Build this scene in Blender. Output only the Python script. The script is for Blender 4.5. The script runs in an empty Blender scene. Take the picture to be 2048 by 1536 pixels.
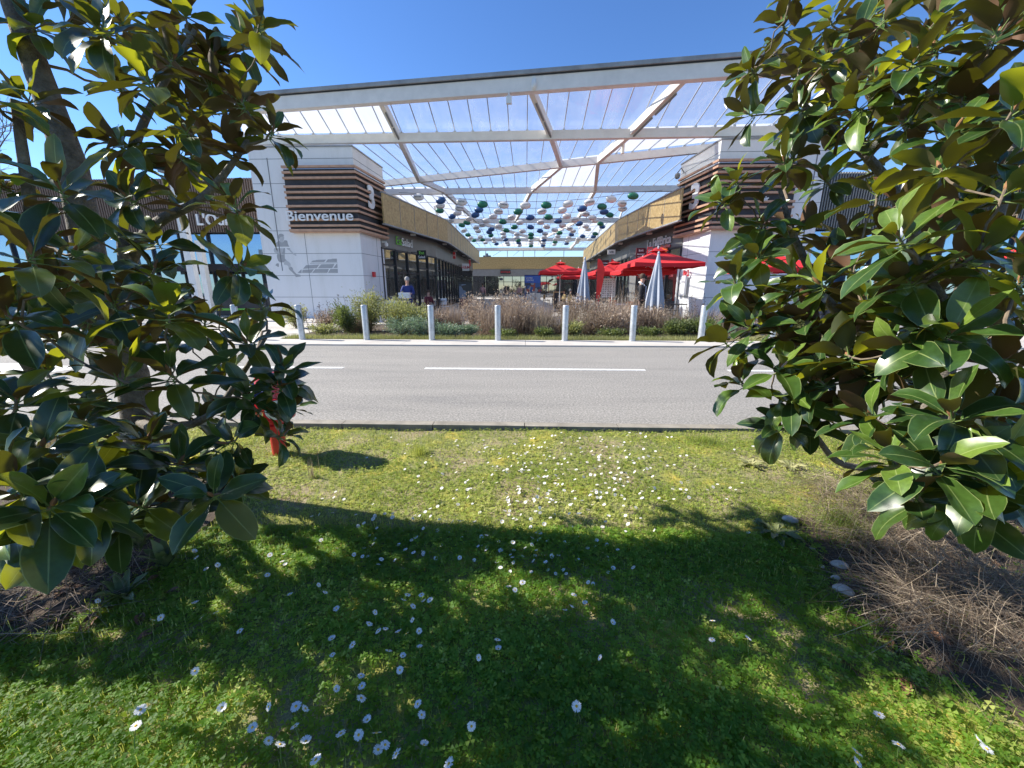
import bpy, math, random
import numpy as np
from mathutils import Vector, Matrix
from mathutils.geometry import tessellate_polygon
random.seed(7); RNG = np.random.default_rng(11)
R = math.radians
sc = bpy.context.scene
COL = sc.collection
# ------------------------------------------------------------ camera
CAMH = 1.45; PITCH = R(14.1); YAW = R(2.0); FPX = 769.0
cd = bpy.data.cameras.new('camera'); cam = bpy.data.objects.new('camera', cd); COL.objects.link(cam)
cd.sensor_width = 36.0; cd.lens = FPX/2048*36.0; cd.clip_start = 0.05; cd.clip_end = 3000
cam.location = (0, 0, CAMH); cam.rotation_euler = (R(90)-PITCH, 0, YAW)
sc.camera = cam
# ------------------------------------------------------------ light
SUN_EL = R(37); SUN_DIR = Vector((-math.cos(SUN_EL)*.985, math.cos(SUN_EL)*.174, math.sin(SUN_EL)))
w = bpy.data.worlds.new('World'); sc.world = w; w.use_nodes = True
nt = w.node_tree; bg = nt.nodes['Background']
sky = nt.nodes.new('ShaderNodeTexSky'); sky.sky_type = 'NISHITA'; sky.sun_disc = False
sky.sun_elevation = SUN_EL; sky.sun_rotation = math.atan2(SUN_DIR.x, SUN_DIR.y)
sky.altitude = 0; sky.air_density = 1.0; sky.dust_density = 0.0; sky.ozone_density = 5.0
hs = nt.nodes.new('ShaderNodeHueSaturation'); hs.inputs['Hue'].default_value = .508; hs.inputs['Saturation'].default_value = 1.14; hs.inputs['Value'].default_value = 1.0
nt.links.new(sky.outputs[0], hs.inputs['Color']); nt.links.new(hs.outputs[0], bg.inputs[0]); bg.inputs[1].default_value = 0.106
sl = bpy.data.lights.new('sun', 'SUN'); sl.energy = 5.0; sl.angle = R(.5); sl.color = (1, .94, .84)
so = bpy.data.objects.new('sun', sl); COL.objects.link(so)
so.rotation_euler = SUN_DIR.to_track_quat('Z', 'Y').to_euler(); so.location = (-20, 5, 20)
sc.view_settings.view_transform = 'Standard'; sc.view_settings.look = 'None'
sc.view_settings.gamma = 1.0; sc.view_settings.exposure = 1.02
sc.render.engine = 'CYCLES'
sc.cycles.max_bounces = 8; sc.cycles.transparent_max_bounces = 16; sc.cycles.caustics_reflective = False
sc.cycles.caustics_refractive = False

# ------------------------------------------------------------ pixel -> world
_cp, _sp, _cy, _sy = math.cos(PITCH), math.sin(PITCH), math.cos(YAW), math.sin(YAW)
_f = Vector((-_sy*_cp, _cy*_cp, -_sp)); _u = Vector((-_sy*_sp, _cy*_sp, _cp)); _r = Vector((_cy, _sy, 0))
EYE = Vector((0, 0, CAMH))
def ray(px, py): return _f + (px-1024)/FPX*_r - (py-768)/FPX*_u
def atZ(px, py, z=0.0): d = ray(px, py); return EYE + d*((z-CAMH)/d.z)
def atY(px, py, Y): d = ray(px, py); return EYE + d*(Y/d.y)
def atX(px, py, X): d = ray(px, py); return EYE + d*(X/d.x)
def atD(px, py, D): return EYE + ray(px, py)*D

# ------------------------------------------------------------ materials
def ramp(nt, fac, stops):
    r = nt.nodes.new('ShaderNodeValToRGB'); e = r.color_ramp.elements
    while len(e) < len(stops): e.new(.5)
    for k, (p, c) in enumerate(stops): e[k].position = p; e[k].color = (*c, 1)
    nt.links.new(fac, r.inputs[0]); return r.outputs[0]
def noise(nt, scale, detail=4, rough=.55, vec=None, dist=0):
    n = nt.nodes.new('ShaderNodeTexNoise'); n.inputs['Scale'].default_value = scale
    n.inputs['Detail'].default_value = detail; n.inputs['Roughness'].default_value = rough
    n.inputs['Distortion'].default_value = dist
    if vec: nt.links.new(vec, n.inputs['Vector'])
    return n.outputs[0]
def mixc(nt, fac, a, b):
    m = nt.nodes.new('ShaderNodeMix'); m.data_type = 'RGBA'
    for s, v in ((0, fac), (6, a), (7, b)):
        if isinstance(v, (int, float)): m.inputs[s].default_value = v
        elif isinstance(v, tuple): m.inputs[s].default_value = (*v, 1)
        else: nt.links.new(v, m.inputs[s])
    return m.outputs[2]
def coord(nt, which='Object'):
    return nt.nodes.new('ShaderNodeTexCoord').outputs[which]
def geopos(nt): return nt.nodes.new('ShaderNodeNewGeometry').outputs['Position']
def pmat(name, c, rough=.6, metal=0, var=.12, scale=3, bump=0, bscale=40, spec=.5, coat=0):
    m = bpy.data.materials.new(name); m.use_nodes = True; nt = m.node_tree; b = nt.nodes['Principled BSDF']
    g = geopos(nt)
    lo = tuple(max(0, x*(1-var)) for x in c); hi = tuple(min(1, x*(1+var)) for x in c)
    col = ramp(nt, noise(nt, scale, 5, .6, g), [(.3, lo), (.7, hi)])
    nt.links.new(col, b.inputs['Base Color'])
    b.inputs['Roughness'].default_value = rough; b.inputs['Metallic'].default_value = metal
    b.inputs['Specular IOR Level'].default_value = spec; b.inputs['Coat Weight'].default_value = coat
    if bump:
        bn = nt.nodes.new('ShaderNodeBump'); bn.inputs['Strength'].default_value = bump
        bn.inputs['Distance'].default_value = .02
        nt.links.new(noise(nt, bscale, 3, .6, g), bn.inputs['Height']); nt.links.new(bn.outputs[0], b.inputs['Normal'])
    return m
def leafmat(name, stops, trans=(.3, .4, .05), tw=.3, rough=.5, under=None, lines=False, spec=.5, veins=None):
    """colour by the per-leaf random in uv 'rnd'.x ; optional rusty underside and pale midrib / rim"""
    m = bpy.data.materials.new(name); m.use_nodes = True; nt = m.node_tree; b = nt.nodes['Principled BSDF']
    uv = nt.nodes.new('ShaderNodeUVMap'); uv.uv_map = 'rnd'
    sp = nt.nodes.new('ShaderNodeSeparateXYZ'); nt.links.new(uv.outputs[0], sp.inputs[0])
    col = ramp(nt, sp.outputs[0], stops)
    gm = nt.nodes.new('ShaderNodeNewGeometry')
    if lines:
        u2 = nt.nodes.new('ShaderNodeUVMap'); u2.uv_map = 'leaf'
        s2 = nt.nodes.new('ShaderNodeSeparateXYZ'); nt.links.new(u2.outputs[0], s2.inputs[0])
        li = ramp(nt, s2.outputs[0], [(0, (.55,)*3), (.03, (.35,)*3), (.055, (0,)*3), (.93, (0,)*3), (.98, (.5,)*3)])
        li.node.color_ramp.interpolation = 'LINEAR'
        blot = ramp(nt, noise(nt, 60, 3, .6, gm.outputs['Position']), [(.35, (.8,)*3), (.7, (1.15,)*3)])
        mm = nt.nodes.new('ShaderNodeMix'); mm.data_type = 'RGBA'; mm.blend_type = 'MULTIPLY'; mm.inputs[0].default_value = 1
        nt.links.new(col, mm.inputs[6]); nt.links.new(blot, mm.inputs[7]); col = mm.outputs[2]
        col = mixc(nt, li, col, (.30, .36, .13))
    if under:
        uc = ramp(nt, sp.outputs[1], under)
        col = mixc(nt, gm.outputs['Backfacing'], col, uc)
        rm = nt.nodes.new('ShaderNodeMix'); rm.inputs[2].default_value = rough; rm.inputs[3].default_value = .75
        nt.links.new(gm.outputs['Backfacing'], rm.inputs[0]); nt.links.new(rm.outputs[0], b.inputs['Roughness'])
    else: b.inputs['Roughness'].default_value = rough
    b.inputs['Specular IOR Level'].default_value = spec
    nt.links.new(col, b.inputs['Base Color'])
    tr = nt.nodes.new('ShaderNodeBsdfTranslucent'); tr.inputs[0].default_value = (*trans, 1)
    mx = nt.nodes.new('ShaderNodeMixShader'); mx.inputs[0].default_value = tw
    if under:
        tv = ramp(nt, sp.outputs[1], [(0, (.03,)*3), (.70, (.06,)*3), (.88, (tw*2,)*3), (1, (tw*3,)*3)]); nt.links.new(tv, mx.inputs[0])
    nt.links.new(b.outputs[0], mx.inputs[1]); nt.links.new(tr.outputs[0], mx.inputs[2])
    nt.links.new(mx.outputs[0], nt.nodes['Material Output'].inputs[0])
    return m

M = {}
M['steel'] = pmat('steel_paint', (.78, .745, .70), .5, var=.08, scale=2, bump=.02)
M['capping'] = pmat('grey_capping', (.30, .31, .32), .5, var=.25, scale=1.5)
M['panel'] = pmat('white_panel', (.78, .78, .79), .55, var=.04, scale=1.2, bump=.05, bscale=30)
def m_panel():
    m = bpy.data.materials.new('white_panel_weathered'); m.use_nodes = True; nt = m.node_tree; b = nt.nodes['Principled BSDF']; g = geopos(nt)
    mp = nt.nodes.new('ShaderNodeMapping'); mp.inputs['Scale'].default_value = (1.6, 1.6, .3); nt.links.new(g, mp.inputs[0])
    a = ramp(nt, noise(nt, 1.0, 6, .7, mp.outputs[0]), [(.30, (.70, .70, .69)), (.5, (.775, .775, .78)), (.7, (.79, .79, .80))])
    f = ramp(nt, noise(nt, 55, 3, .7, g), [(.3, (.93,)*3), (.7, (1.03,)*3)])
    mm = nt.nodes.new('ShaderNodeMix'); mm.data_type = 'RGBA'; mm.blend_type = 'MULTIPLY'; mm.inputs[0].default_value = 1
    nt.links.new(a, mm.inputs[6]); nt.links.new(f, mm.inputs[7]); nt.links.new(mm.outputs[2], b.inputs['Base Color']); b.inputs['Roughness'].default_value = .6
    return m
M['panel'] = m_panel()
M['joint'] = pmat('panel_joint', (.16, .17, .19), .8)
M['slat'] = pmat('terracotta_slat', (.50, .30, .20), .6, var=.16, scale=5)
M['wingslat'] = pmat('brown_slat', (.20, .145, .115), .7, var=.2, scale=5)
M['backing'] = pmat('dark_backing', (.035, .037, .045), .7, var=.3)
M['letter'] = pmat('white_letter', (.78, .78, .78), .35, var=.03)
M['concrete'] = pmat('pale_concrete', (.47, .44, .395), .9, var=.16, scale=.9, bump=.2, bscale=60)
M['kerb'] = pmat('kerb_concrete', (.26, .235, .19), .9, var=.3, scale=4, bump=.3, bscale=60)
M['paint'] = pmat('road_paint', (.66, .66, .63), .7, var=.3, scale=22)
M['galv'] = pmat('galvanised_steel', (.50, .52, .54), .42, metal=.55, var=.2, scale=9)
M['red'] = pmat('red_fabric', (.62, .018, .022), .8, var=.08)
M['redpaint'] = pmat('red_paint', (.58, .02, .03), .35, var=.15, scale=9, coat=.3)
M['grey_fabric'] = pmat('grey_fabric', (.34, .37, .43), .9, var=.1, scale=12, bump=.2)
M['white'] = pmat('white_paint', (.75, .75, .73), .5, var=.06)
M['dark'] = pmat('dark_metal', (.03, .03, .035), .45, var=.3)
M['grey'] = pmat('mid_grey_metal', (.20, .20, .195), .5, var=.1)
M['band'] = pmat('grey_cladding_band', (.19, .185, .175), .4, metal=.2, var=.18, scale=.8)
M['soffit'] = pmat('black_soffit', (.02, .02, .022), .7, var=.3)
M['blue'] = pmat('blue_poster', (.04, .12, .50), .4, var=.1)
M['green_letter'] = pmat('green_letter', (.22, .62, .08), .5)
M['orange'] = pmat('orange_letter', (.85, .16, .03), .5)
M['wood'] = pmat('pale_wood', (.45, .29, .15), .7, var=.2)
M['mural_dark'] = pmat('mural_grey', (.36, .37, .38), .6, var=.05)
M['mural_light'] = pmat('mural_pale_grey', (.50, .51, .52), .6, var=.05)
M['skin'] = pmat('skin', (.50, .29, .21), .6)
M['hair'] = pmat('grey_hair', (.32, .31, .30), .8)
M['brown_hair'] = pmat('brown_hair', (.06, .035, .02), .8)
M['navy'] = pmat('navy_cloth', (.02, .035, .16), .85)
M['black_cloth'] = pmat('black_cloth', (.018, .018, .022), .85)
M['maroon'] = pmat('maroon_cloth', (.13, .02, .03), .85)
M['pink'] = pmat('pink_cloth', (.5, .3, .3), .85)
M['tan'] = pmat('tan_cloth', (.45, .33, .14), .85)
M['light_shirt'] = pmat('pale_blue_shirt', (.5, .54, .68), .85)
M['ball_white'] = pmat('white_ball', (.72, .70, .68), .4, var=.05)
M['ball_green'] = pmat('green_ball', (.012, .15, .085), .35, var=.1)
M['ball_blue'] = pmat('blue_ball', (.02, .075, .21), .35, var=.1)
M['cable'] = pmat('cable', (.10, .10, .10), .5)
M['stone'] = pmat('pebble_stone', (.42, .39, .34), .85, var=.3, scale=20, bump=.3)
M['deadleaf'] = pmat('dead_leaf', (.15, .075, .04), .8, var=.5, scale=30)
M['bark'] = pmat('magnolia_bark', (.155, .135, .11), .85, var=.45, scale=22, bump=.8, bscale=70)
M['twig'] = pmat('twig_bark', (.17, .13, .09), .8, var=.3, scale=40)
M['drytwig'] = pmat('dry_twig', (.20, .14, .10), .9, var=.4, scale=30)
M['bud'] = pmat('brown_bud', (.25, .12, .05), .8)
M['clover_sunny'] = leafmat('sunlit_clover_leaf', [(0, (.11, .18, .03)), (.4, (.25, .34, .055)), (.75, (.44, .48, .11)), (1, (.65, .62, .24))], (.62, .68, .10), .42, .6, spec=.25)  # copy of the clover leaf with sunlit brightness put into its colours
M['petal'] = leafmat('daisy_petal', [(0, (.80, .80, .82)), (1, (.9, .9, .9))], (.8, .8, .8), .35, .6)
M['disc'] = pmat('daisy_disc', (.80, .48, .03), .7, bump=.5, bscale=600)
M['stem'] = pmat('daisy_stem', (.14, .20, .05), .6)
M['magnolia'] = leafmat('magnolia_leaf', [(0, (.016, .040, .012)), (.5, (.032, .072, .014)), (.8, (.075, .135, .020)), (1, (.125, .19, .03))],
    (.50, .52, .02), .13, .30, under=[(0, (.10, .038, .012)), (.5, (.085, .048, .016)), (1, (.05, .062, .018))], lines=True, spec=.6)
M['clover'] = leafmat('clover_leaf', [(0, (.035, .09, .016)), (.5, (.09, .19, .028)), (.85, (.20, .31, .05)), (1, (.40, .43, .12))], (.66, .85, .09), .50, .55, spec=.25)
M['grassblade'] = leafmat('lawn_grass', [(0, (.11, .19, .03)), (.45, (.26, .33, .055)), (.75, (.46, .46, .14)), (1, (.66, .57, .32))], (.60, .62, .12), .4, .5)
M['straw'] = leafmat('dry_straw', [(0, (.06, .042, .03)), (.5, (.16, .12, .085)), (1, (.44, .36, .26))], (.5, .40, .27), .25, .7)
M['brownstraw'] = leafmat('brown_dry_grass', [(0, (.10, .07, .055)), (.5, (.25, .19, .15)), (1, (.50, .41, .32))], (.55, .42, .30), .25, .7)
M['yleaf'] = leafmat('yellow_green_leaf', [(0, (.13, .15, .06)), (.6, (.27, .28, .11)), (1, (.48, .46, .22))], (.5, .52, .14), .25, .6)
M['gleaf'] = leafmat('mid_green_leaf', [(0, (.04, .06, .025)), (.6, (.09, .125, .045)), (1, (.19, .21, .09))], (.3, .38, .08), .25, .5)
M['bleaf'] = leafmat('blue_grey_leaf', [(0, (.10, .15, .11)), (.6, (.21, .28, .20)), (1, (.38, .44, .32))], (.3, .45, .2), .2, .7)
M['hedge'] = leafmat('dark_hedge_leaf', [(0, (.02, .035, .012)), (1, (.07, .10, .03))], (.3, .4, .05), .25, .6)

def m_asphalt():
    m = bpy.data.materials.new('asphalt'); m.use_nodes = True; nt = m.node_tree; b = nt.nodes['Principled BSDF']; g = geopos(nt)
    fine = ramp(nt, noise(nt, 38, 6, .9, g), [(.36, (.105, .10, .092)), (.5, (.232, .222, .203)), (.64, (.45, .432, .395))])
    mpa = nt.nodes.new('ShaderNodeMapping'); mpa.inputs['Scale'].default_value = (.25, 1.6, 1); nt.links.new(g, mpa.inputs[0])
    big = ramp(nt, noise(nt, 1.1, 8, .72, mpa.outputs[0]), [(.28, (.78, .78, .79)), (.45, (1.0, .99, .97)), (.7, (1.18, 1.16, 1.13))])
    mm = nt.nodes.new('ShaderNodeMix'); mm.data_type = 'RGBA'; mm.blend_type = 'MULTIPLY'; mm.inputs[0].default_value = 1
    nt.links.new(fine, mm.inputs[6]); nt.links.new(big, mm.inputs[7])
    nt.links.new(mm.outputs[2], b.inputs['Base Color']); b.inputs['Roughness'].default_value = .85
    bn = nt.nodes.new('ShaderNodeBump'); bn.inputs['Strength'].default_value = .45; bn.inputs['Distance'].default_value = .012
    nt.links.new(noise(nt, 90, 3, .7, g), bn.inputs['Height']); nt.links.new(bn.outputs[0], b.inputs['Normal'])
    return m
M['asphalt'] = m_asphalt()
def m_ground(name, stops, scale=5, bump=.6):
    m = bpy.data.materials.new(name); m.use_nodes = True; nt = m.node_tree; b = nt.nodes['Principled BSDF']; g = geopos(nt)
    a = ramp(nt, noise(nt, scale, 8, .7, g, .4), stops)
    f = ramp(nt, noise(nt, 130, 4, .7, g), [(.3, (.55,)*3), (.7, (1.35,)*3)])
    mm = nt.nodes.new('ShaderNodeMix'); mm.data_type = 'RGBA'; mm.blend_type = 'MULTIPLY'; mm.inputs[0].default_value = 1
    nt.links.new(a, mm.inputs[6]); nt.links.new(f, mm.inputs[7])
    nt.links.new(mm.outputs[2], b.inputs['Base Color']); b.inputs['Roughness'].default_value = .95
    bn = nt.nodes.new('ShaderNodeBump'); bn.inputs['Strength'].default_value = bump; bn.inputs['Distance'].default_value = .02
    nt.links.new(noise(nt, 90, 5, .7, g), bn.inputs['Height']); nt.links.new(bn.outputs[0], b.inputs['Normal'])
    return m
M['lawnbase'] = m_ground('moss_and_soil', [(.30, (.24, .18, .11)), (.42, (.32, .27, .15)), (.50, (.17, .19, .05)), (.58, (.28, .27, .06)), (.66, (.48, .38, .06))], 2.2)
M['soil'] = m_ground('bed_soil', [(.3, (.045, .032, .022)), (.55, (.085, .06, .04)), (.75, (.14, .105, .07))], 6)
M['ground'] = m_ground('far_ground', [(.3, (.035, .045, .02)), (.7, (.06, .07, .035))], .5)
def m_gold():
    m = bpy.data.materials.new('gold_mesh_cladding'); m.use_nodes = True; nt = m.node_tree; b = nt.nodes['Principled BSDF']; g = geopos(nt)
    c = ramp(nt, noise(nt, 7, 4, .75, g), [(.35, (.34, .23, .095)), (.65, (.54, .395, .18))])
    nt.links.new(c, b.inputs['Base Color']); b.inputs['Metallic'].default_value = .25; b.inputs['Roughness'].default_value = .5
    bn = nt.nodes.new('ShaderNodeBump'); bn.inputs['Strength'].default_value = .4
    nt.links.new(noise(nt, 14, 2, .6, g), bn.inputs['Height']); nt.links.new(bn.outputs[0], b.inputs['Normal'])
    return m
M['gold'] = m_gold()
def m_glass(name, tint, gl, clear, rough=.02):
    m = bpy.data.materials.new(name); m.use_nodes = True; nt = m.node_tree; b = nt.nodes['Principled BSDF']; g = geopos(nt)
    c = ramp(nt, noise(nt, .8, 3, .5, g), [(.3, tuple(x*.5 for x in tint)), (.7, tint)])
    nt.links.new(c, b.inputs['Base Color']); b.inputs['Roughness'].default_value = .25
    gs = nt.nodes.new('ShaderNodeBsdfGlossy'); gs.inputs['Roughness'].default_value = rough; gs.inputs[0].default_value = (.85, .9, .95, 1)
    bn = nt.nodes.new('ShaderNodeBump'); bn.inputs['Strength'].default_value = .05; bn.inputs['Distance'].default_value = .1
    nt.links.new(noise(nt, .6, 2, .5, g), bn.inputs['Height']); nt.links.new(bn.outputs[0], gs.inputs['Normal'])
    m1 = nt.nodes.new('ShaderNodeMixShader'); m1.inputs[0].default_value = gl
    nt.links.new(b.outputs[0], m1.inputs[1]); nt.links.new(gs.outputs[0], m1.inputs[2])
    tr = nt.nodes.new('ShaderNodeBsdfTransparent'); m2 = nt.nodes.new('ShaderNodeMixShader'); m2.inputs[0].default_value = clear
    nt.links.new(m1.outputs[0], m2.inputs[1]); nt.links.new(tr.outputs[0], m2.inputs[2])
    nt.links.new(m2.outputs[0], nt.nodes['Material Output'].inputs[0])
    return m
M['shopglass'] = m_glass('shop_glass', (.022, .024, .024), .40, .0)
M['skyglass'] = m_glass('reflective_glass', (.03, .06, .10), .48, .0)
for nd in M['skyglass'].node_tree.nodes:
    if nd.type == 'BSDF_GLOSSY': nd.inputs[0].default_value = (.42, .66, 1.0, 1)
def m_roofglass(name, dirt_lo, dirt_hi):
    m = bpy.data.materials.new(name); m.use_nodes = True; nt = m.node_tree; g = geopos(nt)
    nt.nodes.remove(nt.nodes['Principled BSDF'])
    tr = nt.nodes.new('ShaderNodeBsdfTransparent'); tr.inputs[0].default_value = (.94, .97, 1, 1)
    df = nt.nodes.new('ShaderNodeBsdfTranslucent'); df.inputs[0].default_value = (.85, .87, .9, 1)
    d2 = nt.nodes.new('ShaderNodeBsdfDiffuse'); d2.inputs[0].default_value = (.8, .82, .85, 1)
    md = nt.nodes.new('ShaderNodeMixShader'); md.inputs[0].default_value = .4
    nt.links.new(df.outputs[0], md.inputs[1]); nt.links.new(d2.outputs[0], md.inputs[2])
    mp = nt.nodes.new('ShaderNodeMapping'); mp.inputs['Scale'].default_value = (1.2, .35, 1); nt.links.new(g, mp.inputs[0])
    f = ramp(nt, noise(nt, 1.3, 7, .7, mp.outputs[0], .6), [(.35, (dirt_lo,)*3), (.72, (dirt_hi,)*3)])
    mx = nt.nodes.new('ShaderNodeMixShader'); nt.links.new(f, mx.inputs[0])
    nt.links.new(tr.outputs[0], mx.inputs[1]); nt.links.new(md.outputs[0], mx.inputs[2])
    gs = nt.nodes.new('ShaderNodeBsdfGlossy'); gs.inputs['Roughness'].default_value = .05
    m3 = nt.nodes.new('ShaderNodeMixShader'); m3.inputs[0].default_value = .06
    nt.links.new(mx.outputs[0], m3.inputs[1]); nt.links.new(gs.outputs[0], m3.inputs[2])
    nt.links.new(m3.outputs[0], nt.nodes['Material Output'].inputs[0])
    return m
M['roofglass'] = m_roofglass('roof_glass', .20, .34)
M['frosted'] = m_roofglass('frosted_roof_panel', .80, .92)
def m_poster(name, cols, sc_=2.2):
    m = bpy.data.materials.new(name); m.use_nodes = True; nt = m.node_tree; b = nt.nodes['Principled BSDF']
    v = nt.nodes.new('ShaderNodeTexVoronoi'); v.inputs['Scale'].default_value = sc_; nt.links.new(geopos(nt), v.inputs['Vector'])
    s = nt.nodes.new('ShaderNodeSeparateColor'); nt.links.new(v.outputs['Color'], s.inputs[0])
    c = ramp(nt, s.outputs[0], [(k/max(1, len(cols)-1), q) for k, q in enumerate(cols)]); c.node.color_ramp.interpolation = 'CONSTANT'
    nt.links.new(c, b.inputs['Base Color']); b.inputs['Roughness'].default_value = .3
    return m
M['photoposter'] = m_poster('poster_photos', [(.05, .06, .10), (.30, .32, .36), (.35, .08, .06), (.04, .10, .30), (.12, .12, .14)], 3.0)
M['darkposter'] = m_poster('dark_poster', [(.015, .02, .03), (.05, .07, .10), (.18, .22, .30), (.02, .02, .03), (.08, .09, .12)], 2.5)

# ------------------------------------------------------------ builders
def tag(o, label=None, cat=None, group=None, kind=None):
    if label: o['label'] = label
    if cat: o['category'] = cat
    if group: o['group'] = group
    if kind: o['kind'] = kind
    return o
def thing(name, label, cat, loc=(0, 0, 0), rz=0, group=None):
    o = bpy.data.objects.new(name, None); COL.objects.link(o); o.empty_display_size = .1
    o.location = loc; o.rotation_euler = (0, 0, rz); return tag(o, label, cat, group)
def rawmesh(name, V, Fs, mats, mi=None, uvs=None, smooth=False):
    me = bpy.data.meshes.new(name); me.from_pydata([tuple(v) for v in V], [], Fs)
    for m in (mats if isinstance(mats, (list, tuple)) else [mats]): me.materials.append(m)
    if mi is not None: me.polygons.foreach_set('material_index', mi)
    if smooth: me.polygons.foreach_set('use_smooth', [True]*len(me.polygons))
    me.update(); return me
def npmesh(name, V, F, mat, rnd=None, leaf=None, smooth=True):
    """V (n,3) array, F (m,k) int array; rnd (n,2) & leaf (n,2) per-vertex uv"""
    me = bpy.data.meshes.new(name); n, m, k = len(V), len(F), F.shape[1]
    me.vertices.add(n); me.vertices.foreach_set('co', V.astype(np.float32).ravel())
    me.loops.add(m*k); me.loops.foreach_set('vertex_index', F.astype(np.int32).ravel())
    me.polygons.add(m); me.polygons.foreach_set('loop_start', np.arange(0, m*k, k, dtype=np.int32))
    me.update(calc_edges=True)
    for nm, a in (('rnd', rnd), ('leaf', leaf)):
        if a is not None:
            l = me.uv_layers.new(name=nm); l.data.foreach_set('uv', a[F.ravel()].astype(np.float32).ravel())
    me.materials.append(mat)
    if smooth: me.polygons.foreach_set('use_smooth', np.ones(m, dtype=bool))
    me.update(); return me
def link(name, me, parent=None, loc=None):
    o = bpy.data.objects.new(name, me); COL.objects.link(o)
    if parent: o.parent = parent
    if loc is not None: o.location = loc
    return o
class MB:
    def __init__(s): s.V = []; s.F = []; s.M = []; s.mi = 0
    def add(s, V, F):
        b = len(s.V); s.V += [Vector(v) for v in V]; s.F += [tuple(b+i for i in f) for f in F]; s.M += [s.mi]*len(F); return s
    def box(s, a, b):
        x0, x1 = sorted((a[0], b[0])); y0, y1 = sorted((a[1], b[1])); z0, z1 = sorted((a[2], b[2]))
        return s.add([(x0, y0, z0), (x1, y0, z0), (x1, y1, z0), (x0, y1, z0), (x0, y0, z1), (x1, y0, z1), (x1, y1, z1), (x0, y1, z1)],
                     [(0, 3, 2, 1), (4, 5, 6, 7), (0, 1, 5, 4), (1, 2, 6, 5), (2, 3, 7, 6), (3, 0, 4, 7)])
    def prism(s, poly, z0, z1):          # plan polygon (ccw)
        n = len(poly); V = [(p[0], p[1], z0) for p in poly]+[(p[0], p[1], z1) for p in poly]
        tri = tessellate_polygon([[Vector((p[0], p[1], 0)) for p in poly]])
        F = [tuple(reversed(t)) for t in tri]+[tuple(i+n for i in t) for t in tri]
        F += [(i, (i+1) % n, (i+1) % n+n, i+n) for i in range(n)]
        return s.add(V, F)
    def bar(s, a, b, w, h, up=(0, 0, 1), drop=False):   # box beam from a to b; drop: a,b on bottom face
        a = Vector(a); b = Vector(b); d = (b-a).normalized(); sd = d.cross(Vector(up))
        if sd.length < 1e-4: sd = d.cross(Vector((1, 0, 0)))
        sd.normalize(); u = sd.cross(d).normalized(); o = u*(h/2) if drop else Vector((0, 0, 0))
        V = []
        for p in (a, b):
            for q in ((-1, -1), (1, -1), (1, 1), (-1, 1)): V.append(p+o+sd*(q[0]*w/2)+u*(q[1]*h/2))
        return s.add(V, [(0, 1, 2, 3), (7, 6, 5, 4), (0, 4, 5, 1), (1, 5, 6, 2), (2, 6, 7, 3), (3, 7, 4, 0)])
    def tube(s, pts, rad, n=8, cap=True):
        pts = [Vector(p) for p in pts]; N = len(pts)
        if isinstance(rad, (int, float)): rad = [rad]*N
        base = len(s.V); prev = None
        for i, p in enumerate(pts):
            d = (pts[min(i+1, N-1)]-pts[max(i-1, 0)]).normalized()
            if prev is None: sd = d.orthogonal().normalized()
            else:
                sd = prev-d*prev.dot(d); sd = sd.normalized() if sd.length > 1e-6 else d.orthogonal().normalized()
            prev = sd; u = d.cross(sd)
            for k in range(n):
                t = 2*math.pi*k/n; s.V.append(p+(sd*math.cos(t)+u*math.sin(t))*rad[i])
        for i in range(N-1):
            for k in range(n):
                a = base+i*n+k; b = base+i*n+(k+1) % n; s.F.append((a, b, b+n, a+n)); s.M.append(s.mi)
        if cap:
            s.F.append(tuple(base+k for k in reversed(range(n)))); s.M.append(s.mi)
            s.F.append(tuple(base+(N-1)*n+k for k in range(n))); s.M.append(s.mi)
        return s
    def lathe(s, prof, n=24, c=(0, 0, 0), ax=(0, 0, 1)):   # prof list of (r, h) along ax
        ax = Vector(ax).normalized(); sd = ax.orthogonal().normalized(); u = ax.cross(sd); c = Vector(c); base = len(s.V)
        for r, h in prof:
            for k in range(n):
                t = 2*math.pi*k/n; s.V.append(c+ax*h+(sd*math.cos(t)+u*math.sin(t))*max(r, 1e-4))
        for i in range(len(prof)-1):
            for k in range(n):
                a = base+i*n+k; b = base+i*n+(k+1) % n; s.F.append((a, b, b+n, a+n)); s.M.append(s.mi)
        s.F.append(tuple(base+k for k in reversed(range(n)))); s.M.append(s.mi)
        s.F.append(tuple(base+(len(prof)-1)*n+k for k in range(n))); s.M.append(s.mi)
        return s
    def build(s, name, mat, parent=None, smooth=False, world=True):
        V = s.V
        if parent and world:
            off = parent_loc(parent); V = [v-off for v in V]
        me = rawmesh(name, V, s.F, mat, s.M if isinstance(mat, (list, tuple)) else None, smooth=smooth)
        if smooth:
            try: me.set_sharp_from_angle(angle=R(40))
            except Exception: pass
        return link(name, me, parent)
def parent_loc(p):
    o = Vector((0, 0, 0))
    while p: o += p.location; p = p.parent
    return o
def flat_poly(name, pts3, nrm, mat, parent, thick=.004):
    """a painted flat shape on a wall, given 3d points"""
    off = parent_loc(parent) if parent else Vector(); tri = tessellate_polygon([[Vector(p) for p in pts3]])
    V = [Vector(p)-off+Vector(nrm)*thick for p in pts3]
    F = []
    for t in tri:
        a, b, c = (V[i] for i in t); F.append(t if (b-a).cross(c-a).dot(Vector(nrm)) > 0 else tuple(reversed(t)))
    return V, F
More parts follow.
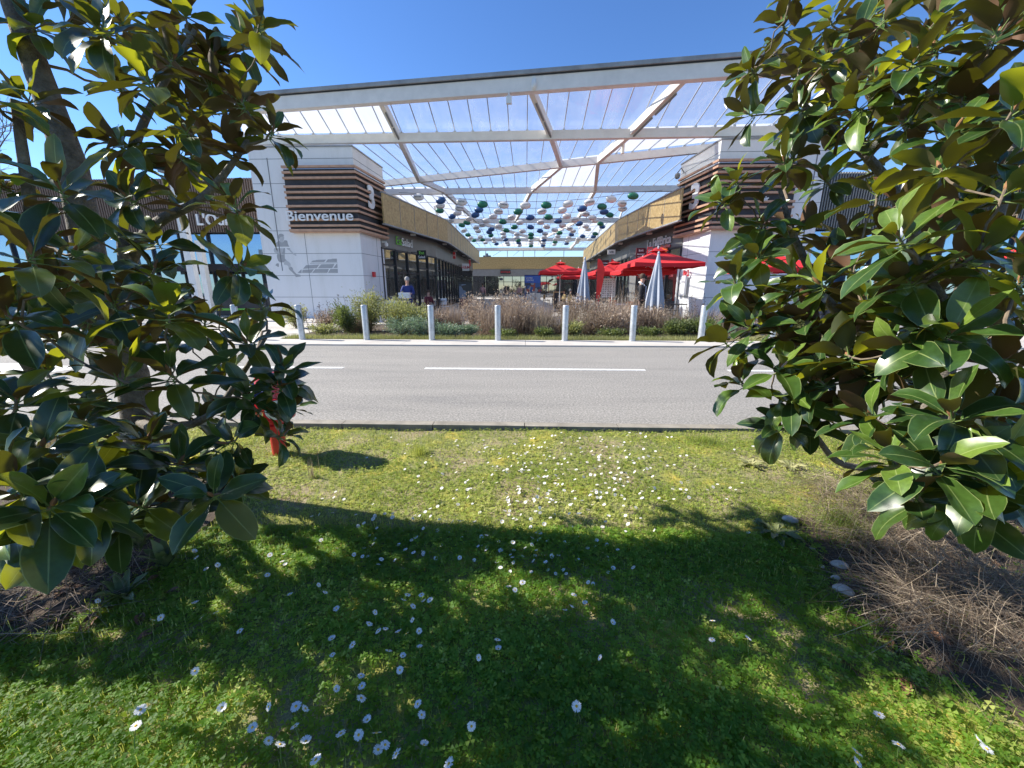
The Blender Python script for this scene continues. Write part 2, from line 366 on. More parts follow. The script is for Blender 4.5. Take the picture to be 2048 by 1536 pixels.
def text_mesh(s, size, ext=.01, off=0.0, align='LEFT', shear=0):
    c = bpy.data.curves.new('t', 'FONT'); c.body = s; c.size = size; c.extrude = ext; c.offset = off
    c.align_x = align; c.shear = shear; c.resolution_u = 4
    o = bpy.data.objects.new('t', c); COL.objects.link(o)
    dg = bpy.context.evaluated_depsgraph_get(); me = bpy.data.meshes.new_from_object(o.evaluated_get(dg))
    bpy.data.objects.remove(o); bpy.data.curves.remove(c); me.materials.clear(); return me
def letters(name, s, org, xax, size, mat, parent, ext=.01, off=0.0, align='LEFT', zax=(0, 0, 1), squeeze=1.0, mirror=False, shear=0):
    me = text_mesh(s, size, ext, off, align, shear); x = Vector(xax).normalized(); z = Vector(zax).normalized(); n = x.cross(z)
    o_ = Vector(org)-(parent_loc(parent) if parent else Vector())
    mt = Matrix(((x.x*squeeze, z.x, n.x, o_.x), (x.y*squeeze, z.y, n.y, o_.y), (x.z*squeeze, z.z, n.z, o_.z), (0, 0, 0, 1)))
    if mirror: mt = mt @ Matrix.Scale(-1, 4, (1, 0, 0))
    me.transform(mt)
    if mirror: me.flip_normals()
    me.materials.append(mat); me.name = name
    return link(name, me, parent)

ORD = 'first second third fourth fifth sixth seventh eighth ninth tenth eleventh twelfth thirteenth fourteenth fifteenth sixteenth seventeenth eighteenth nineteenth twentieth twenty-first twenty-second twenty-third twenty-fourth twenty-fifth twenty-sixth twenty-seventh twenty-eighth twenty-ninth thirtieth'.split()
# ============================================================ SETTING
def struct(name, me): return tag(link(name, me), kind='structure')
mb = MB(); mb.add([(-400, -60, -.12), (400, -60, -.12), (400, 900, -.12), (-400, 900, -.12)], [(0, 1, 2, 3)])
struct('ground', rawmesh('ground', mb.V, mb.F, M['ground']))
KY = 3.9; RY = 9.66
def strip(name, x0, x1, y0, y1, z, mat, th=.1):
    b = MB().box((x0, y0, z-th), (x1, y1, z)); return struct(name, rawmesh(name, b.V, b.F, mat))
strip('road', -60, 60, KY+.12, RY, 0, M['asphalt'], .08)
for i in range(-12, 13):      # near kerb stones with joints
    pass
kb = MB()
for i in range(-14, 15): kb.box((i*1.0+.004, KY, -.09), (i*1.0+.996, KY+.12, .006+random.uniform(-.002, .002)))
struct('kerb', rawmesh('kerb', kb.V, kb.F, M['kerb']))
kb = MB()
for i in range(-8, 8): kb.box((i*3.2+.004, RY, -.05), (i*3.2+3.196, RY+.98, .035))
struct('kerb', rawmesh('kerb', kb.V, kb.F, M['concrete']))
strip('pavement', -60, -7.0, RY+.985, 60, .03, M['concrete'])
strip('pavement', 9.6, 60, RY+.985, 60, .03, M['concrete'])
strip('plaza', -7.0, 9.6, 15.2, 60, .034, M['concrete'])
strip('planting_bed', -6.99, 9.59, RY+.99, 15.19, .02, M['soil'])
pv = MB()                      # paving joints on the plaza and left pavement
for k in range(9): pv.box((-7+k*1.9, 15.3, .03), (-6.985+k*1.9, 58, .0365))
for k in range(14): pv.box((-7, 16+k*3, .03), (9.5, 16.015+k*3, .0365))
for k in range(6): pv.box((-30, 12+k*1.6, .03), (-7.01, 12.02+k*1.6, .0325))
struct('paving_joints', rawmesh('paving_joints', pv.V, pv.F, M['joint']))
mk = MB()
for x0 in (-12.9, -7.4, -1.85, 3.65, 9.15): mk.box((x0, 6.83, 0), (x0+4.02, 6.95, .004))
struct('road_marking', rawmesh('road_marking', mk.V, mk.F, M['paint']))
mk = MB(); mk.prism([tuple(atZ(-260, 752)[:2]), tuple(atZ(100, 745)[:2]), tuple(atZ(170, 735)[:2]), tuple(atZ(60, 727)[:2]), tuple(atZ(-260, 727)[:2])], 0, .0045)
struct('road_marking', rawmesh('road_marking', mk.V, mk.F, M['paint']))

# lawn height
_ph = RNG.uniform(0, 6.28, (8, 2)); _kd = RNG.normal(0, 1, (8, 2))
def lawn_z(x, y):
    x = np.asarray(x, float); y = np.asarray(y, float); z = np.zeros_like(x)-.035
    for k in range(8):
        s = 1.2+.9*k; z = z+.011/(1+.35*k)*np.sin(s*_kd[k, 0]*x+s*_kd[k, 1]*y+_ph[k, 0])
    return z
def grid_sheet(name, mask_poly, x0, x1, y0, y1, st, zf, mat):
    xs = np.arange(x0, x1+1e-6, st); ys = np.arange(y0, y1+1e-6, st); X, Y = np.meshgrid(xs, ys)
    Z = zf(X, Y); V = np.stack([X.ravel(), Y.ravel(), Z.ravel()], 1); nx = len(xs); ny = len(ys)
    i, j = np.meshgrid(np.arange(nx-1), np.arange(ny-1)); a = (j*nx+i).ravel(); Fq = np.stack([a, a+1, a+1+nx, a+nx], 1)
    if mask_poly is not None:
        cen = V[Fq].mean(1); Fq = Fq[inpoly(cen[:, 0], cen[:, 1], mask_poly)]
    return npmesh(name, V, Fq, mat)
def inpoly(x, y, poly):
    ins = np.zeros(len(x), bool); n = len(poly)
    for i in range(n):
        x1, y1 = poly[i]; x2, y2 = poly[(i+1) % n]
        c = ((y1 > y) != (y2 > y)) & (x < (x2-x1)*(y-y1)/((y2-y1)+1e-12)+x1); ins ^= c
    return ins
struct('lawn', grid_sheet('lawn', None, -9, 9, -1.9, KY-.001, .05, lawn_z, M['lawnbase']))
BEDR = [tuple(atZ(*p)[:2]) for p in ((1600, 1030), (1610, 1080), (1650, 1130), (1700, 1220), (1850, 1330), (2048, 1420))]+[(2.6, .2), (5.5, .2), (5.5, 2.6), (3.4, 2.6), (2.6, 2.4)]
BEDL = [tuple(atZ(*p)[:2]) for p in ((0, 1270), (120, 1240), (230, 1170), (320, 1110), (400, 1050), (470, 1000))]+[(-2.3, 2.7), (-4.6, 2.7), (-4.8, .6)]
def bed_z(x, y): return lawn_z(x, y)+.012
struct('soil_bed', grid_sheet('soil_bed', BEDR, 0, 5.6, 0, 3.4, .04, bed_z, M['soil']))
struct('soil_bed', grid_sheet('soil_bed', BEDL, -5, 0, .3, 3.4, .04, bed_z, M['soil']))

# ============================================================ BUILDINGS
def tower(side):
    L = side == 'left'
    lab = ('white panelled mall tower on the left with brown slats, a 3 and the word Bienvenue' if L else
           'white panelled mall tower on the right, sunlit side, half hidden behind magnolia leaves')
    Yf = 18.2 if L else 17.95
    xs, xo, xb = (-7.5, -12.1, -7.32) if L else (7.95, 12.32, 7.62)     # inner front corner, outer, inner back
    t = thing('mall_tower', lab, 'tower', (xs, Yf, 0))
    back = 21.3
    pl = [(xo, Yf), (xs, Yf), (xb, back), (xo, back)]
    if not L: pl = pl[::-1]
    MB().prism(pl, 0, 7.3).build('wall', M['panel'], t)
    cp = MB(); e = .03; s = 1 if L else -1
    cp.prism([(p[0]+(s*e if abs(p[0]) < 9 else -s*e), p[1]+(-e if p[1] < 20 else e)) for p in pl], 7.303, 7.36); cp.build('roof_capping', M['capping'], t)
    j = MB()
    zs = [1.0+k*.975 for k in range(7)]
    for z in zs:
        if 3.85 < z < 6.4:
            xa = -10.6 if L else 11.2
            j.box((xo, Yf-.004, z), (xa, Yf, z+.018))
        else:
            j.box((xo, Yf-.004, z), (xs, Yf, z+.018)); j.bar((xs+.0*s, Yf, z+.009), (xb+.0*s, back, z+.009), .008, .018)
    xm = -10.05 if L else 10.6
    j.box((xm, Yf-.005, 0), (xm+.018, Yf, 3.9)); j.box((xm, Yf-.005, 6.45), (xm+.018, Yf, 7.3))
    q = .55; j.bar((xs+(xb-xs)*q, Yf+(back-Yf)*q, 0), (xs+(xb-xs)*q, Yf+(back-Yf)*q, 3.9), .01, .018, up=(1, 0, 0))
    if L: j.box((-11.3, Yf-.012, 2.2), (-11.27, Yf, 6.9))
    else: j.box((11.85, Yf-.012, 2.2), (11.89, Yf, 6.9))
    j.build('panel_joints', M['joint'], t)
    # slat box: backing + slats wrapping the corner
    o = .30
    A = (-10.5 if L else 11.05, Yf-o); C = (xs+s*.14, Yf-o); B = (xb+s*.27, 20.7)
    bk = MB()
    bk.box((A[0], Yf-o+.07, 3.93), (C[0]-s*.06, Yf-.006, 6.38))
    bk.prism(([(C[0]-s*.32, Yf-o+.071), (C[0]-s*.055, Yf-o+.071), (B[0]-s*.055, B[1]), (B[0]-s*.45, B[1])])[::(1 if L else -1)], 3.931, 6.379)
    bk.build('slat_backing', M['backing'], t)
    zz = [3.88, 4.13, 4.42, 4.80, 5.00, 5.30, 5.53, 5.76, 6.10, 6.28, 6.44] if L else [3.88, 4.13, 4.42, 4.80, 5.00, 5.30, 5.53, 5.76, 6.10, 6.28, 6.44]
    zz = [3.86, 4.06, 4.30, 4.64, 4.86, 5.20, 5.42, 5.64, 5.98, 6.20, 6.42]
    sl_ = MB()
    for z in zz:
        h = .085 if z != zz[0] else .10
        x0, x1 = sorted((A[0], C[0]))
        sl_.box((x0-.02, Yf-o-.05, z), (x1 if L else x1, Yf-o+.068, z+h)) if L else sl_.box((x0, Yf-o-.05, z), (x1+.02, Yf-o+.068, z+h))
        n = Vector((B[0]-C[0], B[1]-C[1], 0)).normalized(); sd = Vector((n.y, -n.x, 0))*s
        P0 = Vector((C[0], Yf-o-.05, 0)); P1 = Vector((B[0], B[1], 0)); pr = [P0+sd*0.04, P1+sd*.04, P1-sd*.06, P0-sd*.0]
        pr[3] = Vector((C[0]-s*.002, Yf-o-.05, 0)); 
        pp = [(v.x, v.y) for v in pr]
        area = sum(pp[i][0]*pp[(i+1) % 4][1]-pp[(i+1) % 4][0]*pp[i][1] for i in range(4))
        sl_.prism(pp if area > 0 else pp[::-1], z, z+h)
    sl_.build('slats', M['slat'], t)
    mb = MB(); mb.box((A[0], Yf-o-.03, 3.83), (C[0]-s*.03, Yf-.008, 3.855)); mb.prism([(C[0]-s*.028, Yf-o-.03), (C[0]+s*.0, Yf-o-.03), (B[0], B[1]), (B[0]-s*.4, B[1])][::(1 if L else -1)], 3.83, 3.855)
    mb.build('slat_soffit', M['slat'], t)
    # lettering
    if L:
        p = atY(572, 441, Yf-o-.06); p2 = atY(706, 441, Yf-o-.06)
        wd = p2.x-p.x; size = .56
        tm = text_mesh('Bienvenue', size); ww = max(v.co.x for v in tm.vertices)-min(v.co.x for v in tm.vertices)
        letters('letters', 'Bienvenue', (p.x, Yf-o-.085, 4.30), (1, 0, 0), size*1.03, M['letter'], t, ext=.03, off=.006, squeeze=wd/ww/1.04)
    else:
        letters('letters', 'clair', (9.55, Yf-o-.085, 4.92), (1, 0, 0), .24, M['letter'], t, ext=.02, off=.004)
    PA = Vector((C[0], Yf-o, 0)); PB = Vector((B[0], B[1], 0)); dv = (PB-PA).normalized(); sn = Vector((dv.y, -dv.x, 0))*s
    def onf(px, py):
        r_ = ray(px, py); o_ = PA+sn*.06; return EYE+r_*(((o_-EYE).dot(sn))/r_.dot(sn))
    qa, qb = (onf(737, 413), onf(753, 413)) if L else (onf(1402, 410), onf(1378, 410))
    zt_ = onf(743, 374).z if L else onf(1390, 368).z
    hN = (zt_-qa.z)/.70; wN = (qb-qa).xy.length; dd = dv if L else dv
    x0_ = qa if L else qb
    letters('numeral', '3', Vector((x0_.x, x0_.y, qa.z)) , dd if L else -dd, hN, M['letter'], t, ext=.03, off=.045, squeeze=wN/(hN*.60))
    if L:
        mur = {'d': [[(200,130),(215,100),(260,90),(310,100),(335,125),(335,145),(300,160),(275,165),(250,175),(235,205),(225,215),(210,200),(198,165)],
          [(215,255),(180,280),(145,310),(120,350),(118,400),(470,400),(450,375),(430,330),(420,275),(400,250),(350,245),(325,280),(290,300),(255,290),(235,262)],
          [(110,440),(210,440),(200,490),(190,525),(150,480)],[(325,435),(365,435),(362,520),(355,590),(290,575),(215,570),(280,560),(310,520)],
          [(395,440),(488,440),(480,455),(440,470),(410,455)],
          [(175,575),(353,592),(360,690),(400,730),(360,745),(340,775),(240,775),(200,740),(175,680),(165,620)],
          [(445,905),(510,880),(545,910),(560,970),(640,1060),(720,1075),(745,1090),(735,1115),(620,1130),(600,1080),(520,1000),(465,950)],
          [(165,800),(215,805),(215,885),(185,880),(130,845)],
          [(665,1030),(740,955),(760,950),(760,1035)],[(785,955),(1055,940),(990,1030),(770,1030)],[(1085,940),(1415,935),(1375,1028),(1015,1030)],
          [(1450,935),(1625,932),(1632,1030),(1395,1030)],[(865,845),(1180,830),(1125,915),(795,930)],[(1230,825),(1550,815),(1495,915),(1150,918)],
          [(1600,812),(1618,812),(1622,912),(1520,914)],[(1025,735),(1100,728),(1110,720),(1230,715),(1345,712),(1300,768),(985,775)],[(1390,705),(1480,700),(1490,690),(1605,688),(1608,768),(1335,772)]],
          'l': [[(238,208),(252,178),(300,163),(335,150),(342,200),(330,250),(322,275),(290,296),(258,287),(230,250),(215,205)],
          [(482,458),(500,480),(550,545),(600,570),(635,595),(632,625),(600,610),(575,590),(555,590),(540,560),(490,520),(442,472)],
          [(95,440),(107,440),(148,482),(190,528),(203,490),(214,440),(322,437),(307,519),(278,557),(215,566),(180,560),(110,540),(90,490)],
          [(343,777),(362,748),(400,732),(460,770),(495,810),(500,876),(455,898),(420,850),(330,825)],[(960,790),(1620,778),(1620,795),(960,812)]]}
        for key, nm, mt in (('d', 'mural_paint', 'mural_dark'), ('l', 'mural_pale_paint', 'mural_light')):
            V = []; F = []
            for pg in mur[key]:
                pts = [atY(540+x/12, 460+y/12, Yf) for x, y in pg]
                v, f = flat_poly('m', pts, (0, -1, 0), None, t, .005); b = len(V); V += v; F += [tuple(i+b for i in q) for q in f]
            link(nm, rawmesh(nm, V, F, M[mt]), t)
        p = atX(747, 549, -7.4); pl_ = MB().box((p.x-.02, p.y-.10, p.z-.12), (p.x+.08, p.y+.10, p.z+.12)); pl_.build('fire_notice', M['redpaint'], t)
        q = atX(766, 489, -7.3); MB().lathe([(.02, -.1), (.07, -.08), (.09, 0), (.07, .07), (.01, .1)], 12, (q.x+.18, q.y, q.z)).bar((q.x-.1, q.y, q.z+.12), (q.x+.2, q.y, q.z+.12), .05, .05).build('security_camera', M['white'], t, True)
    else:
        q = atX(1366, 345, 7.55); MB().lathe([(.02, -.14), (.1, -.1), (.13, 0), (.1, .1), (.01, .14)], 12, (q.x-.25, q.y, q.z-.15)).tube([(q.x+.05, q.y, q.z), (q.x-.1, q.y, q.z+.2), (q.x-.25, q.y, q.z)], .03).build('security_camera', M['grey'], t, True)
        p = atX(1376, 548, 7.75); letters('wall_sign_letters', 'B+2', (p.x-.06, p.y+.45, p.z-.1), (0, -1, 0), .42, M['redpaint'], t, ext=.01, off=.01)
        MB().box((7.6, 19.3, 1.1), (7.70, 19.75, 2.0)).build('wall_box', M['panel'], t)
        MB().tube([(7.62, 20.3, .1), (7.62, 20.3, 2.5)], .05).build('downpipe', M['white'], t)
    return t
tower('left'); tower('right')

# shop wings either side of the plaza
ZT, ZB, ZG = 5.75, 4.42, 3.45
LF = [(-6.75, 19.4), (-5.28, 27.3), (-5.85, 50.5)]
RF = [(6.92, 18.95), (6.05, 27.2), (6.95, 49.5)]
def offs(pl, d):
    out = []
    for i, p in enumerate(pl):
        a = Vector(pl[max(i-1, 0)]); b = Vector(pl[min(i+1, len(pl)-1)]); t = (b-a).normalized(); n = Vector((t.y, -t.x))
        out.append((p[0]+n.x*d, p[1]+n.y*d))
    return out
WALLS = {}
def wing(side):
    L = side == 'left'; fl = LF if L else RF; s = -1 if L else 1
    t = thing('shop_building', 'low row of glass shopfronts along the %s of the covered plaza with gold fascia' % side, 'building', (fl[0][0], fl[0][1], 0))
    wl = offs(fl, .85*s); wl[0] = ((-7.36 if L else 7.66), 20.35 if not L else 20.4)
    WALLS[side] = wl
    inn = offs(fl, .07*s); far = offs(fl, 8*s)
    def ring(a, b, z0, z1):
        m = MB()
        for i in range(len(a)-1):
            pg = [a[i], a[i+1], b[i+1], b[i]]
            ar = sum(pg[k][0]*pg[(k+1) % 4][1]-pg[(k+1) % 4][0]*pg[k][1] for k in range(4))
            m.prism(pg if ar > 0 else pg[::-1], z0, z1)
        return m
    fas = ring(fl, inn, ZB, ZT)
    ring(offs(fl, -.03*s), offs(fl, .12*s), ZT+.003, ZT+.06).build('roof_capping', M['capping'], t)
    ring(inn, offs(wl, .3*s), ZB+.02, ZB+.12).build('soffit', M['soffit'], t)
    ring(offs(fl, -.05*s), offs(fl, .12*s), ZB-.06, ZB-.003).build('drip_edge', M['capping'], t)
    ring(wl, offs(wl, .2*s), ZG, ZB+.01).build('sign_band', M['band'], t)
    ring(offs(wl, .3*s), offs(wl, 7*s), 0, 4.4).build('wall', M['backing'], t)
    # fascia joints
    jj = fas; jj.mi = 1
    for i in range(2):
        a = Vector(fl[i]); b = Vector(fl[i+1]); n = max(2, int((b-a).length/1.5))
        for k in range(1, n):
            p = a+(b-a)*(k/n); jj.box((p.x-.012, p.y-.012, ZB), (p.x+.012, p.y+.012, ZT))
    jj.build('fascia', [M['gold'], M['capping']], t)
    # glazing, pane by pane
    rr = random.Random(4 if L else 9)
    for i in range(2):
        a = Vector(wl[i]); b = Vector(wl[i+1]); ln = (b-a).length; n = int(ln/1.25); d = (b-a).normalized(); nn = Vector((d.y, -d.x))*s
        for k in range(n):
            p0 = a+d*(ln*k/n+.04); p1 = a+d*(ln*(k+1)/n-.04); q = nn*.05
            if i == 0 and L and k in (5,) or (not L and i == 0 and k in (4,)):
                MB().prism(_ccw([tuple(p0), tuple(p1), tuple(p1+nn*.06), tuple(p0+nn*.06)]), .05, ZG-.005).build('wall_pier', M['grey'], t); continue
            g = MB().prism(_ccw([tuple(p0+q), tuple(p1+q), tuple(p1+q*1.5), tuple(p0+q*1.5)]), .1, ZG-.04).build('window', M['shopglass'], t)
            f = MB()
            zb = 2.25 if (k % 3) else 2.6
            f.bar((p0.x-d.x*.04, p0.y-d.y*.04, 0), (p0.x-d.x*.04, p0.y-d.y*.04, ZG-.003), .06, .075, up=(nn.x, nn.y, 0))
            for z in (.07, zb, ZG-.05): f.bar((p0.x+nn.x*.02, p0.y+nn.y*.02, z), (p1.x+nn.x*.02, p1.y+nn.y*.02, z), .07, .06)
            fo = f.build('frame', M['dark'], t); fo.parent = g; 
    # soffit lamps
    for k in range(5):
        y = 23+k*5; a = Vector(fl[0 if y < 27.3 else 1]); b = Vector(fl[1 if y < 27.3 else 2]); u = (y-a.y)/(b.y-a.y); p = a+(b-a)*u
        MB().box((p.x+s*.25, y, ZB-.10), (p.x+s*.5, y+.25, ZB-.01)).build('soffit_lamp', M['white'], t)
    return t
def _ccw(p):
    ar = sum(p[k][0]*p[(k+1) % len(p)][1]-p[(k+1) % len(p)][0]*p[k][1] for k in range(len(p)))
    return p if ar > 0 else p[::-1]
SL = wing('left'); SR = wing('right')
def on_wall(side, px, py, out=.0, seg=0):
    wl = WALLS[side]; a = Vector(wl[seg]); b = Vector(wl[seg+1]); d = (b-a).normalized(); n = Vector((d.y, -d.x))*(-1 if side == 'left' else 1)
    # n points into the building; the plaza face is offset -n*out
    n = -Vector((d.y, -d.x))*(-1 if side == 'left' else 1)
    o = a+n*out; r_ = ray(px, py); den = r_.x*n.x+r_.y*n.y; tt = (o.x*n.x+o.y*n.y)/den
    return EYE+r_*tt, d, n
# lettering on the shop bands
p, d, n = on_wall('left', 792, 484, .05); q, _, _ = on_wall('left', 803, 484, .05); q2, _, _ = on_wall('left', 824, 492, .05)
def fit(s, w_): 
    tm = text_mesh(s, 1.0); ww = max(v.co.x for v in tm.vertices)-min(v.co.x for v in tm.vertices); return w_/ww
w1 = (q-p).xy.length; w2 = (q2-q).xy.length
zs_ = 3.72
letters('letters', 'Eat', (p.x, p.y, zs_), (d.x, d.y, 0), .62, M['green_letter'], SL, ext=.02, off=-.004, squeeze=fit('Eat', w1)/.62)
letters('letters', 'Salad', (q.x, q.y, zs_), (d.x, d.y, 0), .60, M['letter'], SL, ext=.02, off=.004, squeeze=fit('Salad', w2)/.60)
p, d, n = on_wall('right', 1343, 466, .05); q, _, _ = on_wall('right', 1295, 484, .05); wd = (p-q).xy.length; xd = (-d.x, -d.y, 0)
W = fit('La FaBBrica', wd); hh = .62
a1 = wd*.415; 
letters('letters', 'La Fa', (q.x, q.y, 3.72), xd, hh, M['letter'], SR, ext=.02, off=.012, squeeze=fit('La Fa', wd*.43)/hh)
mq = q+Vector(xd)*(wd*.56)
letters('letters', 'B', (mq.x, mq.y, 3.72), xd, hh, M['letter'], SR, ext=.02, off=.012, squeeze=fit('B', wd*.105)/hh, mirror=True)
mq = q+Vector(xd)*(wd*.57)
letters('letters', 'Brica', (mq.x, mq.y, 3.72), xd, hh, M['letter'], SR, ext=.02, off=.012, squeeze=fit('Brica', wd*.42)/hh)
MB().bar((q.x, q.y, 3.56), (p.x, p.y, 3.56), .03, .13).build('sign_underline', M['redpaint'], SR)
p, d, n = on_wall('right', 1318, 506, .05)
letters('letters', 'Café', (p.x, p.y, p.z), (-d.x, -d.y, .0), .52, M['orange'], SR, ext=.015, off=.012, shear=.2)

# projecting and fixed signs
def sign(label, c, wx, wz, mat, texts, th=.08, yaw=0, group=None, bracket=None):
    t = thing('projecting_sign', label, 'sign', (c.x, c.y, c.z-wz/2), 0, group)
    MB().box((c.x-wx/2, c.y-th/2, c.z-wz/2), (c.x+wx/2, c.y+th/2, c.z+wz/2)).build('panel', mat, t)
    for s, dx, dz, sz, m in texts: letters('letters', s, (c.x+dx, c.y-th/2-.006, c.z+dz), (1, 0, 0), sz, m, t, ext=.004, align='CENTER', off=.002)
    if bracket: MB().bar((c.x+bracket*wx/2, c.y, c.z+wz*.3), (c.x+bracket*(wx/2+.35), c.y, c.z+wz*.3), .04, .04).build('bracket', M['dark'], t)
    return t
c = atY(843.5, 510, 23.2); sign('black square sign reading Eat Salad projecting from the left shopfront', c, .52, .50, M['soffit'], [('Eat', 0, .04, .24, M['green_letter']), ('Salad', 0, -.18, .20, M['letter'])], bracket=-1)
c = atY(931.5, 534.5, 33.5); sign('white square sign with red H and M letters on the left shops', c, .58, .58, M['white'], [('H&M', 0, -.12, .34, M['redpaint'])], bracket=-1)
c = atY(908.5, 511, 31.5); sign('small red hanging sign with white mark under the left soffit, nearer one', c, .2, .5, M['redpaint'], [('A', 0, -.05, .2, M['letter'])])
c = atY(939.5, 526, 37); sign('plain small red hanging sign under the left soffit, farther one', c, .16, .55, M['redpaint'], [])
c = atY(1223, 504, 27.6); sign('white rectangular shop sign projecting from the right fascia edge', c, .5, .30, M['white'], [('VIR', 0, -.08, .2, M['dark'])], bracket=1)
c = atY(1210, 528.5, 27.3); sign('square red sign reading TABAC LOTO beside the feather flag', c, .55, .52, M['maroon'], [('TABAC', 0, .03, .13, M['letter']), ('LOTO', 0, -.15, .13, M['letter'])], bracket=1)
c = atY(1281.5, 507, 21.8); sign('dark red sign reading BAR BRASSERIE above the large red parasol', c, .50, .55, M['maroon'], [('BAR', 0, .1, .14, M['letter']), ('BRASSERIE', 0, -.07, .085, M['letter']), ('GLACIER', 0, -.2, .085, M['letter'])], bracket=1)
c = atY(1299.5, 503, 21.2); sign('narrow bright red sign beside the orange word Café', c, .26, .46, M['redpaint'], [('50', 0, -.06, .2, M['letter'])])

# the shop closing the end of the plaza
FY = 58.0
fb = thing('shop_building', 'shop closing the far end of the plaza with a plain gold fascia', 'building', (0, FY, 0))
MB().box((-12, FY, 4.05), (14, FY+.3, 5.72)).build('fascia', M['gold'], fb)
MB().box((-12, FY+.31, 0), (14, FY+6, 5.6)).build('wall', M['backing'], fb)
MB().box((-12, FY+.1, 3.05), (14, FY+.305, 4.04)).build('sign_band', M['grey'], fb)
for k in range(15):
    x = -8.2+k*1.25
    g = MB().box((x, FY+.2, .1), (x+1.17, FY+.23, 3.0)).build('window', M['shopglass'], fb)
    f = MB().box((x-.05, FY+.1, 0), (x-.003, FY+.25, 3.04)).box((x, FY+.12, 2.2), (x+1.17, FY+.19, 2.27)).build('frame', M['dark'], fb); f.parent = g
c = atY(1011, 544, 57.6); sign('dark sign with red glowing letters over the far shop door', c, 1.5, .52, M['soffit'], [('BOUTIQUE', 0, -.1, .27, M['redpaint'])])
# rooftop unit on the far roof
MB().box((-6.3, FY+1, 5.6), (-5.2, FY+2, 6.0)).box((-6, FY+1.2, 6.0), (-5.6, FY+1.8, 6.3)).build('rooftop_unit', M['grey'], fb)

# slatted wings outside the towers
def slat_wing(side):
    L = side == 'left'
    x0, x1 = (-34, -12.12) if L else (12.34, 34); Y = 20.6
    t = thing('shop_building', 'building wing left of the Bienvenue tower with vertical timber slats over reflecting glass' if L else 'dark slatted building wing right of the right tower behind the magnolia', 'building', ((x0+x1)/2, Y, 0))
    zt = 6.75; zb = 4.2
    MB().box((x0, Y+.1, zb), (x1, Y+.4, zt-.02)).build('cladding_backing', M['backing'], t)
    m = MB(); x = x0
    while x < x1-.05: m.box((x, Y, zb+.01), (x+.055, Y+.097, zt)); x += .125
    for z in (zb+.6, zb+1.3, zb+2): m.box((x0, Y+.098, z), (x1, Y+.0999, z+.03))
    m.build('vertical_slats', M['wingslat'] if L else M['grey'], t)
    MB().box((x0, Y+.5, 0), (x1, Y+8, 6.6)).build('wall', M['backing'], t)
    n = int((x1-x0)/1.55)
    for k in range(n):
        a = x0+(x1-x0)*k/n
        g = MB().box((a+.05, Y+.42, .1), (a+(x1-x0)/n, Y+.45, zb-.02)).build('window', M['skyglass'], t)
        f = MB().box((a-.02, Y+.3, 0), (a+.045, Y+.47, zb-.005)).box((a+.05, Y+.33, 2.5), (a+(x1-x0)/n-.02, Y+.41, 2.58)).build('frame', M['dark'], t); f.parent = g
    if L:
        letters('letters', "L'Oui.", (-16.9, Y-.05, 4.55), (1, 0, 0), .75, M['letter'], t, ext=.04, off=.012)
        aw = MB(); aw.prism([(-20.5, Y-1.6), (-13.2, Y-1.6), (-13.2, Y+.25), (-20.5, Y+.25)], 2.5, 2.56); aw.box((-20.5, Y-1.62, 2.2), (-13.2, Y-1.6, 2.5)); aw.build('awning', M['black_cloth'], t)
        MB().box((-13.2, 19.6, .03), (-12.15, 20.2, 1.65)).build('bin_cabinet', M['dark'], t)
        MB().box((-20.5, Y-.9, .03), (-13.3, Y-.86, .95)).build('terrace_screen', M['dark'], t)
        MB().box((-20.5, Y-.96, .30), (-13.3, Y-.905, .40)).build('green_strip', M['green_letter'], t)
slat_wing('left'); slat_wing('right')

# ============================================================ CANOPY
cz = {0: 8.35, 1: 7.55, 2: 7.9, 3: 7.85}
def zpt(px, py, z): return atZ(px, py, z)
A_ = [zpt(*p, 8.35) for p in ((470, 229), (540, 224), (762, 212), (1062, 190), (1370, 166), (1712, 138))]
B_ = [zpt(*p, 7.55) for p in ((490, 291), (600, 291), (800, 288), (1103, 283), (1256, 280), (1560, 272))]
C_ = [zpt(*p, 7.85) for p in ((700, 380), (770, 375), (838, 366), (1122, 338), (1196, 329), (1500, 296))]
D_ = [zpt(*p, 7.75) for p in ((690, 391), (770, 390), (888, 388), (1062, 388), (1190, 386), (1420, 382))]
E_ = [Vector((x, 38.0, 7.2)) for x in (-9.5, -8.5, -4.6, -1.0, 4.6, 9.5)]
F_ = [Vector((x, 47.0, 6.6)) for x in (-9.5, -8.5, -1.5, 1.5, 6, 9.5)]
G_ = [Vector((x, 55.0, 6.35)) for x in (-9.5, -8.5, -4, 2.5, 6, 9.5)]
rows = [A_, B_, C_, D_, E_, F_, G_]
can = thing('glass_canopy', 'glass roof on white steel beams spanning the plaza between the two towers', 'canopy', (0, 17, 0))
def beam(a, b, w, h, name='beam'):
    return MB().bar(a, b, w, h, drop=True).build(name, M['steel'], can)
for k, rw in enumerate(rows):
    w_, h_ = ((.28, .46), (.22, .34), (.22, .34), (.22, .36), (.20, .4), (.2, .34), (.22, .32))[k]
    beam(rw[0], rw[-1], w_, h_)
a, b = A_[0], A_[-1]; cp_ = MB(); cp_.bar(Vector(a)+Vector((0, -.03, .57)), Vector(b)+Vector((0, -.03, .57)), .42, .13); cp_.build('roof_capping', M['capping'], can)
cp_ = MB(); cp_.bar(Vector(a)+Vector((0, -.165, .485)), Vector(b)+Vector((0, -.165, .485)), .02, .03); cp_.build('gutter_shadow_gap', M['dark'], can)
